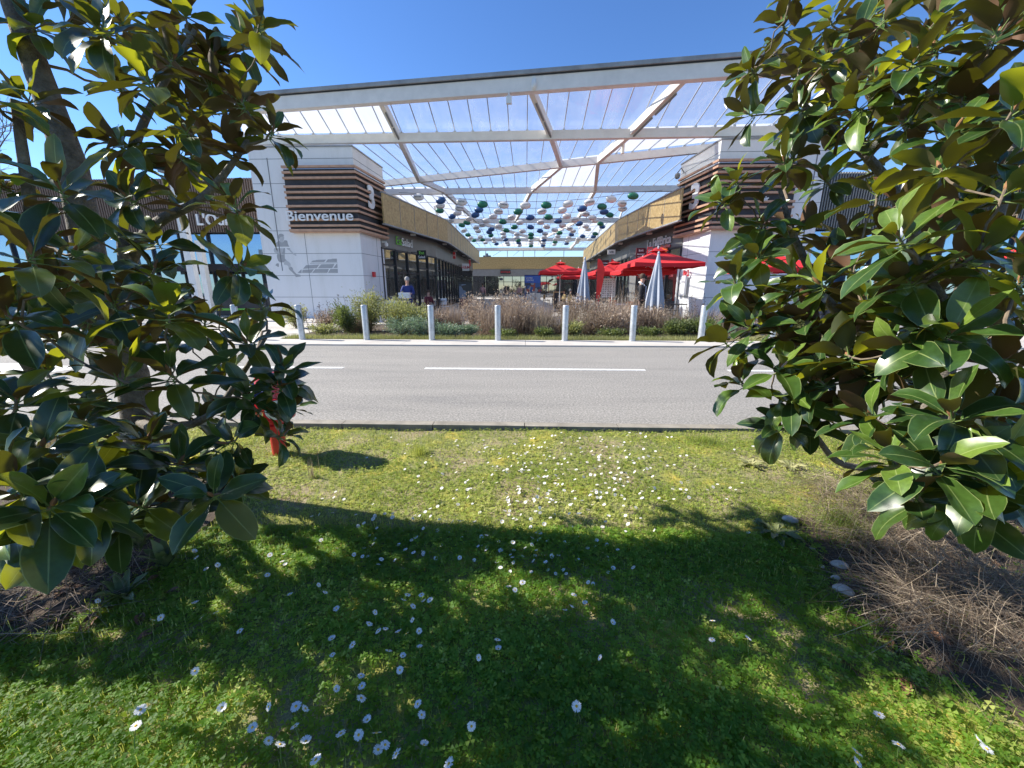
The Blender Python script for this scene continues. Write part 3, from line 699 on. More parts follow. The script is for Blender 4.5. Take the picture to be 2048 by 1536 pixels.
for (i, j, r0, r1) in ((2, 2, 0, 4), (3, 3, 0, 4), (4, 4, 0, 4), (1, 1, 3, 6), (2, 3, 4, 5), (4, 3, 4, 5), (3, 3, 5, 6), (4, 4, 5, 6), (1, 1, 0, 3)):
    if i != j: beam(rows[r0][i], rows[r1][j], .16, .26); continue
    for r_ in range(r0, r1):
        if (i == 1 and r_ < 3): continue
        beam(rows[r_][i]+Vector((0, 0, .05)), rows[r_+1][i]+Vector((0, 0, .05)), .20, .30)
beam(A_[5]+Vector((0, .1, 0)), B_[5]+Vector((.2, 0, 0)), .2, .3)
# electrical trunking under two ribs
for i in (2, 3, 4):
    tr_ = MB(); a, b = rows[0][i], rows[1][i]
    for u0, u1 in ((.15, .5), (.55, .95)):
        tr_.bar(a+(b-a)*u0+Vector((.06, 0, -.02)), a+(b-a)*u1+Vector((.06, 0, -.02)), .06, .05)
    tr_.build('cable_trunking', M['grey'], can)
# glass per bay with glazing bars
frost = {(0, 0), (0, 1), (1, 4), (2, 3), (3, 1), (3, 0), (5, 2), (4, 4), (5, 0)}
for r_ in range(6):
    A, B = rows[r_], rows[r_+1]; up = Vector((0, 0, .62 if r_ == 0 else .47)); up2 = Vector((0, 0, .47))
    up = Vector((0, 0, .36))if r_ == 0 else up2
    for i in range(5):
        a0, a1, b0, b1 = A[i]+up, A[i+1]+up, B[i]+up2, B[i+1]+up2
        m = M['frosted'] if (r_, i) in frost else M['roofglass']
        bars = MB().add([a0, a1, b1, b0], [(0, 1, 2, 3)]); bars.mi = 1; x0 = min(a0.x, b0.x); x1 = max(a1.x, b1.x)
        n = 0; x = math.ceil(x0/.78)*.78
        while x < x1:
            # line x=const clipped to quad: param on front and back edges
            def yz(p, q, x):
                u = (x-p.x)/(q.x-p.x) if abs(q.x-p.x) > 1e-6 else .5; return u, p+(q-p)*u
            uf, pf = yz(a0, a1, x); ub, pb = yz(b0, b1, x)
            if uf < 0 or uf > 1:
                e0, e1 = (a0, b0) if uf < 0 else (a1, b1)
                u, pf = yz(e0, e1, x)
                if not 0 <= u <= 1: x += .78; continue
            if ub < 0 or ub > 1:
                e0, e1 = (a0, b0) if ub < 0 else (a1, b1)
                u, pb = yz(e0, e1, x)
                if not 0 <= u <= 1: x += .78; continue
            bars.bar(pf+Vector((0, 0, -.02)), pb+Vector((0, 0, -.02)), .035, .04)
            if r_ < 4: bars.box((x-.06, pb.y-.10, pb.z-.10), (x+.06, pb.y-.02, pb.z-.03))
            x += .78
        bars.build('glass_panel', [m, M['galv']], can)
# dome camera and floodlight on the front beam
q = atZ(1068, 178, 8.5); MB().lathe([(.05, .2), (.09, .12), (.1, 0), (.08, -.08), (.02, -.13)], 14, (q.x, q.y-.25, q.z)).box((q.x-.08, q.y-.25, q.z+.15), (q.x+.08, q.y, q.z+.3)).build('security_camera', M['white'], can, True)
q = atZ(1018, 200, 8.1); MB().box((q.x-.1, q.y-.05, q.z-.12), (q.x+.1, q.y+.08, q.z+.12)).tube([(q.x, q.y, q.z+.1), (q.x, q.y, q.z+.3)], .02).build('floodlight_box', M['white'], can)
# clerestory posts at the far end
for x in (-5.6, -2.6, -.4, 1.2, 5.2, 8.2):
    MB().box((x-.05, 56.0, 5.6), (x+.05, 56.1, 6.55)).build('post', M['galv'], can)
for x0, x1 in ((-4.6, -3.2), (2.5, 3.8), (-1.8, -.8)): MB().bar((x0, 56.05, 5.7), (x1, 56.05, 6.5), .05, .05).build('brace', M['galv'], can)
for p in (B_[1], B_[4]): MB().tube([(p.x, 19.5, 7.3), (p.x, 19.5, 7.7)], .08).build('post', M['steel'], can)
beam(Vector((-9, 56.05, 6.35)), Vector((9.5, 56.05, 6.35)), .2, .25)
for x, s in ((-6.6, 1), (6.9, -1)):
    for y in (32, 41): MB().bar((x, y, 5.7), (x+s*.0-s*.6, y+.3, 7.6), .1, .1).build('strut', M['steel'], can)

# ============================================================ HANGING BALLS
def ball_mesh(mat, stripe):
    m = MB(); N = 12; pr = []
    for k in range(N+1):
        t = math.pi*k/N; pr.append((.165*math.sin(t)**.92 if 0 < k < N else .004, -.27*math.cos(t)))
    m.lathe(pr, 18, ax=(1, 0, 0))
    me = rawmesh('ball', m.V, m.F, mat, smooth=True); return me
BM = {'W': ball_mesh(M['ball_white'], 0), 'G': ball_mesh(M['ball_green'], 0), 'B': ball_mesh(M['ball_blue'], 0)}
sm = MB()
for t0 in (0, 1):
    pts = [(-.262*math.cos(math.pi*k/16)*1.0, 0, 0) for k in range(17)]
    for k in range(16):
        pass
def seam_mesh():
    m = MB(); N = 20
    for ang in (0, 90):
        pts = []
        for k in range(1, N):
            t = math.pi*k/N; r = .1665*math.sin(t)**.92
            pts.append((-.272*math.cos(t), -r*math.cos(R(ang)), r*math.sin(R(ang))))
        m.tube(pts, .004, 4)
    return rawmesh('seam', m.V, m.F, M['cable'])
SEAM = seam_mesh()
tm = text_mesh('CASCAR', .095, .001, .001, 'CENTER'); tm.transform(Matrix(((1, 0, 0, 0), (0, 0, 1, -.166), (0, 1, 0, -.04), (0, 0, 0, 1))))
tm.materials.append(M['backing'])
rowdat = [
 ([(468,185),(620,208),(762,220),(905,235),(1048,240),(1198,242),(1340,240),(1488,232),(1635,220),(1783,200),(1932,178)], 'WBWGWWGWWWG'),
 ([(615,243),(748,260),(880,272),(1013,283),(1148,285),(1310,283),(1448,275),(1585,265),(1720,250),(1857,230)], 'WWBWGWWBGW'),
 ([(612,277),(733,293),(856,308),(978,317),(1103,323),(1230,325),(1355,322),(1480,315),(1608,300),(1735,287),(1860,265)], 'GWBWWBGWWBW'),
 ([(697,318),(812,333),(927,346),(1043,354),(1160,358),(1302,357),(1420,350),(1538,340),(1655,326),(1773,307)], 'BWWGWWBWWG'),
 ([(690,345),(798,360),(905,375),(1015,383),(1122,390),(1232,390),(1342,388),(1450,378),(1565,367),(1673,346)], 'WGWWGBWWBW'),
 ([(763,377),(862,393),(965,406),(1067,413),(1178,418),(1297,416),(1398,410),(1498,400),(1608,385),(1710,368)], 'GWBGWBWWWG'),
 ([(778,415),(875,418),(950,426),(1045,433),(1140,440),(1236,440),(1332,436),(1430,430),(1522,418),(1625,405),(1722,388)], 'WWBWWGWGWWB'),
 ([(805,444),(890,458),(962,447),(1050,455),(1138,462),(1235,462),(1325,459),(1418,452),(1512,442),(1588,453),(1674,436)], 'GWGWWGWWBBG'),
 ([(825,465),(905,477),(980,472),(1062,477),(1148,482),(1236,482),(1325,480),(1405,472),(1495,463),(1560,470),(1662,455)], 'WGWBGWBWWWB'),
 ([(846,482),(925,496),(985,488),(1072,496),(1152,498),(1236,500),(1320,498),(1400,492),(1485,484),(1555,482),(1635,472)], 'GWWWBWWGWWW'),
 ([(1000,505),(1080,510),(1158,515),(1236,518),(1318,516),(1395,508),(1478,502),(1550,494)], 'BWWGBWBW')]
ordn = ['first', 'second', 'third', 'fourth', 'fifth', 'sixth', 'seventh', 'eighth', 'ninth', 'tenth', 'eleventh']
cname = {'W': 'white', 'G': 'green', 'B': 'blue'}
for ri, (pts, cs) in enumerate(rowdat):
    Y = 21+2.35*ri; P3 = []
    for bi, ((zx, zy), c) in enumerate(zip(pts, cs)):
        p = atY(700+zx/3.4133, 340+zy/3.4133, Y); P3.append(p)
        rowtxt = 'front hanging row' if ri == 0 else ('farthest hanging row' if ri == 10 else '%s hanging row' % ordn[ri])
        o = link('hanging_ball', BM[c]); o.location = p; sz = (1.02 if ri < 6 else 1.0)
        o.rotation_euler = (random.uniform(-.15, .15), random.uniform(-.15, .15)+(0), random.uniform(-.35, .35)); o.scale = (sz,)*3
        tag(o, '%s rugby ball, %s from the left in the %s' % (cname[c], ordn[bi], rowtxt), 'rugby ball', 'rugby balls hung under the canopy')
        if c == 'W' and ri < 7:
            if (bi+ri) % 2 == 0: s_ = link('lettering', tm, o)
            link('seam', SEAM, o)
    # cable through the balls, out to both fascias
    fx = lambda yy, F: F[0][0] if yy < F[0][1] else (F[0][0]+(F[1][0]-F[0][0])*(yy-F[0][1])/(F[1][1]-F[0][1]) if yy < F[1][1] else F[1][0]+(F[2][0]-F[1][0])*(yy-F[1][1])/(F[2][1]-F[1][1]))
    cpts = [Vector((fx(Y, LF), Y, ZT+.35))]+[p+Vector((0, 0, .17)) for p in P3]+[Vector((fx(Y, RF), Y, ZT+.35))]
    o = MB().tube(cpts, .011, 5).build('cable', M['cable'])
    tag(o, 'thin dark cable carrying the %s' % ('front row of hanging balls' if ri == 0 else 'farthest row of hanging balls' if ri == 10 else '%s row of hanging balls' % ordn[ri]), 'cable', 'cables under the canopy')

# ============================================================ BOLLARDS
def bollard_proto():
    t = thing('bollard', None, 'bollard')
    m = MB().lathe([(.083, 0), (.083, .90), (.080, .915)], 28, (0, 0, .035)); m.build('post', M['galv'], t, True, False)
    MB().lathe([(.078, .914), (.084, .916), (.084, .935), (.074, .948), (.02, .955)], 28, (0, 0, .035)).build('cap', M['galv'], t, True, False)
    MB().lathe([(.11, .0), (.11, .006), (.09, .012)], 28, (0, 0, .035)).build('base_collar', M['galv'], t, True, False)
    return t
def copy_tree(o, parent=None):
    c = o.copy(); COL.objects.link(c)
    if parent: c.parent = parent
    for ch in [x for x in o.children]: copy_tree(ch, c)
    return c
bp = bollard_proto(); bx = [-6.25+1.832*k for k in range(7)]
allb = [-13.58, -11.75, -9.91, -8.08]+bx+[6.6, 8.43, 10.26]
blab = {0: 'leftmost of the steel bollards standing clear of the magnolia leaves', 1: 'steel bollard in front of the green leafy shrub, second clear one from the left', 2: 'steel bollard among blue-grey shrubs, third clear one from the left',
        3: 'middle steel bollard in front of the brown dry grass', 4: 'steel bollard right of the big brown grass clump, fifth clear one', 5: 'steel bollard in front of the closed grey parasol, sixth clear one', 6: 'steel bollard touching the right magnolia leaves at its edge'}
for k, x in enumerate(allb):
    o = bp if k == 0 else copy_tree(bp)
    o.location = (x, 10.56, 0); o.rotation_euler = (R(random.uniform(-.6, .6)), R(random.uniform(-.6, .6)), random.random()*6)
    lb = blab.get(k-4) or ('steel bollard behind the left magnolia, %s from the left' % ORD[k] if k < 4 else 'steel bollard behind the right magnolia, %s outward from its edge' % ORD[k-11])
    tag(o, lb, 'bollard', 'steel bollards along the far kerb')

# ============================================================ LAMP POST, HYDRANT
lp = thing('lamp_post', 'tall square white post standing on the pavement behind the left magnolia', 'post', (-13.7, 16.8, .03))
p0 = atZ(404, 640, .03); p1 = atY(363, 375, p0.y); X = p0.x
lp.location = (p0.x, p0.y, .03)
MB().box((X-.15, p0.y-.12, .05), (X+.15, p0.y+.12, 5.9)).build('post', M['white'], lp)
MB().box((X-.22, p0.y-.2, .03), (X+.22, p0.y+.2, .05)).build('base_plate', M['galv'], lp)
MB().box((X-.12, p0.y-.6, 5.902), (X+.12, p0.y+.15, 6.0)).build('lamp_head', M['grey'], lp)
lq = thing('lamp_post', 'slimmer pale square post right behind the tall white post', 'post', (X-1.0, p0.y+1.8, .03))
MB().box((X-1.1, p0.y+1.7, .05), (X-.85, p0.y+1.95, 3.6)).build('post', M['white'], lq)
lr = thing('lamp_post', 'white round pillar in front of the dark slatted wing at right', 'post', (17.2, 19.5, .03))
MB().tube([(17.2, 19.5, .03), (17.2, 19.5, 7.0)], .28, 20).build('post', M['white'], lr, True)

hy = thing('fire_hydrant', 'red pillar fire hydrant with white ringed outlets beside the road kerb', 'hydrant', (-2.26, 3.22, -.04))
def hyd():
    c = Vector((-2.26, 3.22, -.04))
    MB().lathe([(.062, 0), (.062, .26), (.085, .27), (.085, .29), (.062, .30), (.062, .33)], 24, c).build('standpipe', M['redpaint'], hy, True)
    MB().lathe([(.062, .33), (.12, .35), (.14, .40), (.14, .52), (.125, .60), (.11, .66), (.115, .665), (.115, .68), (.06, .69)], 28, c).build('body', M['redpaint'], hy, True)
    MB().lathe([(.105, .692), (.112, .70), (.10, .745), (.05, .765), (.01, .768)], 28, c).build('cap', M['redpaint'], hy, True)
    MB().lathe([(.018, .77), (.018, .80), (.005, .802)], 6, c).build('top_nut', M['dark'], hy)
    MB().box((c.x-.05, c.y-.150, c.z+.53), (c.x+.03, c.y-.118, c.z+.63)).build('blue_plate', M['navy'], hy)
    for ax, r, L in (((.62, -.72, 0), .085, .20), ((-.85, -.5, 0), .06, .19)):
        o = MB().lathe([(r*.8, .08), (r*.8, L-.05), (r*1.1, L-.045), (r*1.1, L)], 24, c+Vector((0, 0, .47)), ax).build('outlet', M['redpaint'], hy, True)
        r2 = MB().lathe([(r*1.0, L+.001), (r*1.0, L+.008)], 24, c+Vector((0, 0, .47)), ax).build('white_ring', M['white'], hy, True); r2.parent = o
        r3 = MB().lathe([(r*.72, L+.009), (r*.72, L+.016), (r*.25, L+.018), (r*.25, L+.04)], 16, c+Vector((0, 0, .47)), ax).build('outlet_cap', M['dark'], hy); r3.parent = o
    MB().lathe([(.10, .345), (.17, .352), (.17, .375), (.12, .38)], 28, c).build('flange', M['redpaint'], hy, True)
hyd()

# ============================================================ PARASOLS
def parasol(c, w_, H, rot, label, rim=.52):
    t = thing('parasol', label, 'parasol', (c.x, c.y, .034), 0, 'red cafe parasols')
    hw = w_/2; zr = H-rim; z0 = .034
    def cr(x, y, z): return Vector((c.x+x*math.cos(rot)-y*math.sin(rot), c.y+x*math.sin(rot)+y*math.cos(rot), z))
    m = MB(); N = 8; top = []
    # panels with slight sag between ribs
    ring = []
    for k in range(4):
        x0, y0 = [(-1, -1), (1, -1), (1, 1), (-1, 1)][k]; x1, y1 = [(-1, -1), (1, -1), (1, 1), (-1, 1)][(k+1) % 4]
        G = []
        for i in range(7):
            u = .10+.90*i/6; rowp = []
            for j in range(9):
                v = j/8; x = (x0+(x1-x0)*v)*u*hw; y = (y0+(y1-y0)*v)*u*hw
                sag = -.05*math.sin(math.pi*v)*u-.10*math.sin(math.pi*u)*.35
                rowp.append(cr(x, y, H-rim*u+sag*.6))
            G.append(rowp)
        V = [p for r_ in G for p in r_]; F = [(i*9+j, i*9+j+1, (i+1)*9+j+1, (i+1)*9+j) for i in range(6) for j in range(8)]
        F = [tuple(reversed(f)) for f in F]; m.add(V, F)
        vl = G[-1]; V = vl+[p-Vector((0, 0, .14+.012*math.cos(jj*2.2))) for jj, p in enumerate(vl)]
        m.add(V, [(j, j+9, j+10, j+1) for j in range(8)])
    m.build('canopy', M['red'], t, True)
    m = MB()
    for k in range(4):
        x0, y0 = [(-1, -1), (1, -1), (1, 1), (-1, 1)][k]; x1, y1 = [(-1, -1), (1, -1), (1, 1), (-1, 1)][(k+1) % 4]
        u = .24; m.add([cr(0, 0, H+.07), cr(x0*u*hw, y0*u*hw, H-.05), cr(x1*u*hw, y1*u*hw, H-.05)], [(0, 1, 2)])
    m.build('vent_cap', M['red'], t)
    MB().tube([(c.x, c.y, z0), (c.x, c.y, H+.12)], .026, 12).build('pole', M['white'], t, True)
    MB().lathe([(.02, H+.1), (.04, H+.12), (.015, H+.16)], 10, (c.x, c.y, 0)).build('finial', M['white'], t, True)
    for k in range(8):
        a = k*math.pi/4; L = hw*(1.38 if k % 2 else .97); ca, sa = math.cos(a), math.sin(a)
        MB().bar(cr(.03*ca, .03*sa, H-.12), cr(L*ca, L*sa, zr-.06), .018, .022).bar(cr(.03*ca, .03*sa, H-.75), cr(L*.5*ca, L*.5*sa, H-rim*.5-.04), .014, .018).build('rib', M['white'], t)
    MB().box((c.x-.3, c.y-.3, z0), (c.x+.3, c.y+.3, z0+.07)).tube([(c.x, c.y, z0+.07), (c.x, c.y, z0+.35)], .045, 12).build('base', M['dark'], t)
    return t
def PX(px, Y): return Vector((atY(px, 560, Y).x, Y, 0))
parasol(PX(1120, 23.6), 2.5, 2.85, 0, 'red square parasol with a full white pole, leftmost and standing alone')
parasol(PX(1226, 21.6), 2.45, 2.75, .04, 'red parasol between the feather flag and the largest parasol')
parasol(PX(1282, 18.3), 2.3, 2.68, .02, 'red parasol tucked just behind and left of the largest parasol')
parasol(PX(1311, 15.9), 2.55, 2.85, .05, 'largest red parasol, right behind the closed grey one')
parasol(PX(1156, 28.5), 2.9, 2.7, 0, 'farthest red parasol, low behind the left closed grey parasol')
parasol(PX(1530, 13.8), 2.2, 2.6, .0, 'red parasol showing in gaps of the right magnolia left of its trunk')
parasol(PX(2085, 12.5), 2.6, 2.8, .1, 'red parasol at the right edge of the photo behind leaves')
def closed_parasol(c, H, r, label):
    t = thing('closed_parasol', label, 'parasol', (c.x, c.y, .034), 0, 'closed grey parasols')
    V = []; F = []; N = 48; K = 14; zl = .78
    for i in range(K):
        u = i/(K-1); z = H-(H-zl)*u; rr = r*(.10+.90*min(1, u*1.02)**.8)*(1 if u < .9 else 1-.08*(u-.9)/.1)
        for k in range(N):
            a = 2*math.pi*k/N; f = 1+(.20*math.sin(a*8+.5*math.sin(u*3))+.08*math.sin(a*13+1+u))*min(1, u*1.6)
            dz = .09*math.sin(a*8+1)*(u > .98)
            V.append((c.x+rr*f*math.cos(a), c.y+rr*f*math.sin(a), z-dz*1.2))
    F = [(i*N+k, (i+1)*N+k, (i+1)*N+(k+1) % N, i*N+(k+1) % N) for i in range(K-1) for k in range(N)]
    MB().add(V, F).build('folded_canopy', M['grey_fabric'], t, True)
    MB().tube([(c.x, c.y, .034), (c.x, c.y, H+.03)], .025, 10).build('pole', M['white'], t, True)
    MB().lathe([(.03, H-.02), (.05, H), (.02, H+.06), (.005, H+.07)], 12, (c.x, c.y, 0)).build('cap', M['grey_fabric'], t, True)
    MB().box((c.x-.3, c.y-.3, .034), (c.x+.3, c.y+.3, .1)).build('base', M['dark'], t)
closed_parasol(PX(1168, 14.2), 2.42, .235, 'closed grey parasol between the two left red parasols')
closed_parasol(PX(1313, 13.3), 2.52, .28, 'closed grey parasol in front of the largest red parasol')
# feather flags
def feather(c, H, w_, label, lean=0):
    t = thing('feather_flag', label, 'flag', (c.x, c.y, .034), 0, 'red feather flags')
    L = [Vector((c.x, c.y, .25)), Vector((c.x-.02, c.y, H*.6)), Vector((c.x-.05+lean, c.y, H*.9)), Vector((c.x-.02+lean, c.y, H))]
    MB().tube([(c.x, c.y, .034), *[tuple(p) for p in L], (c.x+w_*.4+lean, c.y, H-.02), (c.x+w_*.8+lean, c.y, H*.88)], .012, 6).build('pole', M['dark'], t, True)
    prof = [(.25, .30), (.5, .42), (1.0, .5), (H*.6, .85), (H*.8, 1.0), (H*.92, .7), (H*.985, .25)]
    V = []; 
    for z, f in prof: V += [(c.x-.02+lean*(z/H)**2, c.y-.006, z), (c.x+w_*f*.55, c.y-.03, z), (c.x+w_*f, c.y-.006, z)]
    F = []
    for i in range(len(prof)-1): F += [(i*3, i*3+1, i*3+4, i*3+3), (i*3+1, i*3+2, i*3+5, i*3+4)]
    me = rawmesh('banner', [Vector(v)-t.location for v in V], F, M['redfl'], smooth=True); link('banner', me, t)
M['redfl'] = pmat('red_flag_cloth', (.75, .05, .04), .8)
feather(PX(1194, 19.9), 2.85, .36, 'red feather flag with white marks between two red parasols')
feather(PX(1221, 24.5), 3.15, .28, 'taller narrow red feather flag rising behind the middle parasol')

# ============================================================ TERRACE THINGS
def planter(c, w0, w1, h, label, top=True, mat='white'):
    t = thing('planter', label, 'planter', (c.x, c.y, .034), 0, None)
    m = MB(); z0 = .034
    V = [(c.x+sx*w0/2, c.y+sy*w0/2, z0) for sx, sy in ((-1, -1), (1, -1), (1, 1), (-1, 1))]+[(c.x+sx*w1/2, c.y+sy*w1/2, z0+h) for sx, sy in ((-1, -1), (1, -1), (1, 1), (-1, 1))]
    m.add(V, [(0, 3, 2, 1), (4, 5, 6, 7), (0, 1, 5, 4), (1, 2, 6, 5), (2, 3, 7, 6), (3, 0, 4, 7)]).build('tub', M[mat], t)
    r_ = MB()
    for k in range(4): x = -w1*.3+k*w1*.2; r_.bar((c.x+x*.85, c.y-w1*.5*.92, z0+h*.45), (c.x+x, c.y-w1*.5-.012, z0+h*.85), .03, .012)
    r_.build('front_ribs', M['galv'], t)
    if top: MB().box((c.x-w1*.62, c.y-w1*.6, z0+h+.002), (c.x+w1*.62, c.y+w1*.6, z0+h+.035)).build('table_top', M['dark'], t)
    return t
planter(PX(750, 16.2), .38, .52, .90, 'white tapered tub with black top in front of the tower corner, left of a pair')
planter(PX(783, 16.3), .38, .52, .90, 'white tapered tub with black top beside the shopfront glass, right of a pair')
planter(PX(1035, 28.5), .55, .62, .85, 'pale metal box planter on the plaza in front of the far shop', False, 'galv')
planter(PX(1065, 44), .5, .55, .8, 'small white planter below the blue poster, left one', False)
planter(PX(1076, 44), .5, .55, .8, 'small white planter below the blue poster, right one', False)
def chair(c, rz, label, mat='dark', seatm='white'):
    t = thing('chair', label, 'chair', (c.x, c.y, .034), rz, 'terrace chairs')
    MB().box((-.21, -.21, .43), (.21, .21, .47)).build('seat', M[seatm], t, world=False)
    MB().box((-.2, .19, .52), (.2, .22, .86)).build('backrest', M[seatm], t, world=False)
    for sx in (-1, 1):
        for sy in (-1, 1): MB().bar((sx*.19, sy*.19, 0), (sx*.18, sy*.18, .43 if sy < 0 else .86), .03, .03, up=(1, 0, 0)).build('leg', M[mat], t, world=False)
    return t
def table(c, label, top='dark'):
    t = thing('table', label, 'table', (c.x, c.y, .034), 0, 'terrace tables')
    MB().lathe([(.33, .72), (.35, .725), (.35, .745), (.33, .75)], 24).build('table_top', M[top], t, world=False)
    MB().tube([(0, 0, .02), (0, 0, .72)], .03, 10).build('pedestal', M['dark'], t, world=False)
    MB().lathe([(.22, 0), (.22, .015), (.04, .03)], 20).build('base', M['dark'], t, world=False)
chair(PX(887, 20.5), .4, 'cream backed terrace chair with black legs left of the dark poster stand')
chair(PX(868, 19.6), -1.2, 'dark terrace chair beside the seated woman in maroon', 'dark', 'dark')
chair(PX(931, 19.8), 2.8, 'brown terrace chair in front of the dark poster stand', 'dark', 'maroon')
chair(PX(1058, 33), 0, 'pale terrace chair under the left parasol, beside the blue poster', 'wood', 'white')
chair(PX(1094, 31), 1.2, 'wooden terrace chair right of the blue poster', 'wood', 'wood')
chair(PX(1350, 17.2), 2.2, 'dark terrace chair by the right tower under the large parasol', 'dark', 'dark')
chair(PX(1258, 15.9), -.7, 'orange terrace chair behind the dry grass left of the large parasol', 'dark', 'orange')
chair(PX(1240, 17.2), .9, 'orange terrace chair under the middle parasol', 'dark', 'orange')
table(PX(876, 20.3), 'small round dark table beside the left shopfront')
table(PX(1246, 16.4), 'small round pale table between the orange chairs', 'white')
table(PX(1362, 16.6), 'small round dark table by the sunlit tower wall')
table(PX(1106, 32), 'small round table behind the leftmost parasol', 'wood')
# poster stands
def totem(c, w_, h, mat, label, blue):
    t = thing('poster_stand', label, 'poster stand', (c.x, c.y, .034), 0)
    MB().box((c.x-w_/2, c.y-.06, .034), (c.x+w_/2, c.y+.06, .034+h)).build('frame', M['navy'] if blue else M['dark'], t)
    MB().box((c.x-w_/2+.06, c.y-.068, .2), (c.x+w_/2-.06, c.y-.061, h*(.70 if blue else .95))).build('poster', M[mat], t)
    if blue:
        MB().box((c.x-w_/2+.06, c.y-.068, h*.705), (c.x+w_/2-.06, c.y-.061, h*.98)).build('poster_header', M['blue'], t)
        letters('letters', 'VOTRE\nCENTRE', (c.x-w_*.42, c.y-.075, h*.86), (1, 0, 0), .24, M['letter'], t, ext=.002)
totem(Vector((atY(1065, 570, 44).x, 44, 0)), 1.8, 2.75, 'photoposter', 'tall blue poster stand with photo tiles in front of the far shop', True)
totem(Vector((atY(930, 570, 27).x, 27, 0)), .92, 1.75, 'darkposter', 'dark upright poster stand against the left shopfront', False)
t = thing('menu_board', 'black chalk menu board in a wooden frame under the leftmost parasol', 'menu board', (atY(1117, 600, 27).x, 27, .034))
c = t.location
MB().box((c.x-.33, c.y-.03, .05), (c.x+.33, c.y, 1.15)).build('board', M['backing'], t)
for q in (((-.36, 1.1), (.36, 1.18)), ((-.36, .04), (-.3, 1.1)), ((.3, .04), (.36, 1.1))): MB().box((c.x+q[0][0], c.y-.05, q[0][1]), (c.x+q[1][0], c.y+.02, q[1][1])).build('frame', M['wood'], t)
t = thing('menu_display', 'large pale printed menu panel on the right shop window behind the feather flag', 'menu panel', (PX(1218, 22.6).x, 22.6, .034)); c = t.location
MB().box((c.x-.38, c.y, .9), (c.x+.38, c.y+.04, 1.95)).build('panel', M['panel'], t)
mm_ = MB()
for k in range(5):
    for z in range(9): mm_.box((c.x-.34+k*.14, c.y-.003, 1.0+z*.1), (c.x-.34+k*.14+random.uniform(.06, .11), c.y-.0005, 1.03+z*.1+random.uniform(0, .02)))
mm_.build('print_lines', M['grey'], t); MB().box((c.x-.03, c.y+.005, 0), (c.x+.03, c.y+.035, .9)).build('leg', M['dark'], t)

# ============================================================ PEOPLE
def skin_mesh(name, nodes, edges, root, mat, sub=2):
    """nodes: {key:(x,y,z,r)}"""
    keys = list(nodes); me = bpy.data.meshes.new(name); me.from_pydata([nodes[k][:3] for k in keys], [(keys.index(a), keys.index(b)) for a, b in edges], [])
    o = bpy.data.objects.new('tmp', me); COL.objects.link(o); o.modifiers.new('s', 'SKIN'); sv = me.skin_vertices[0].data
    for i, k in enumerate(keys):
        r = nodes[k][3]; sv[i].radius = r if isinstance(r, tuple) else (r, r); sv[i].use_root = (k == root)
    s = o.modifiers.new('u', 'SUBSURF'); s.levels = sub; s.render_levels = sub
    dg = bpy.context.evaluated_depsgraph_get(); m2 = bpy.data.meshes.new_from_object(o.evaluated_get(dg))
    bpy.data.objects.remove(o); m2.materials.clear(); m2.materials.append(mat); m2.polygons.foreach_set('use_smooth', [True]*len(m2.polygons)); return m2
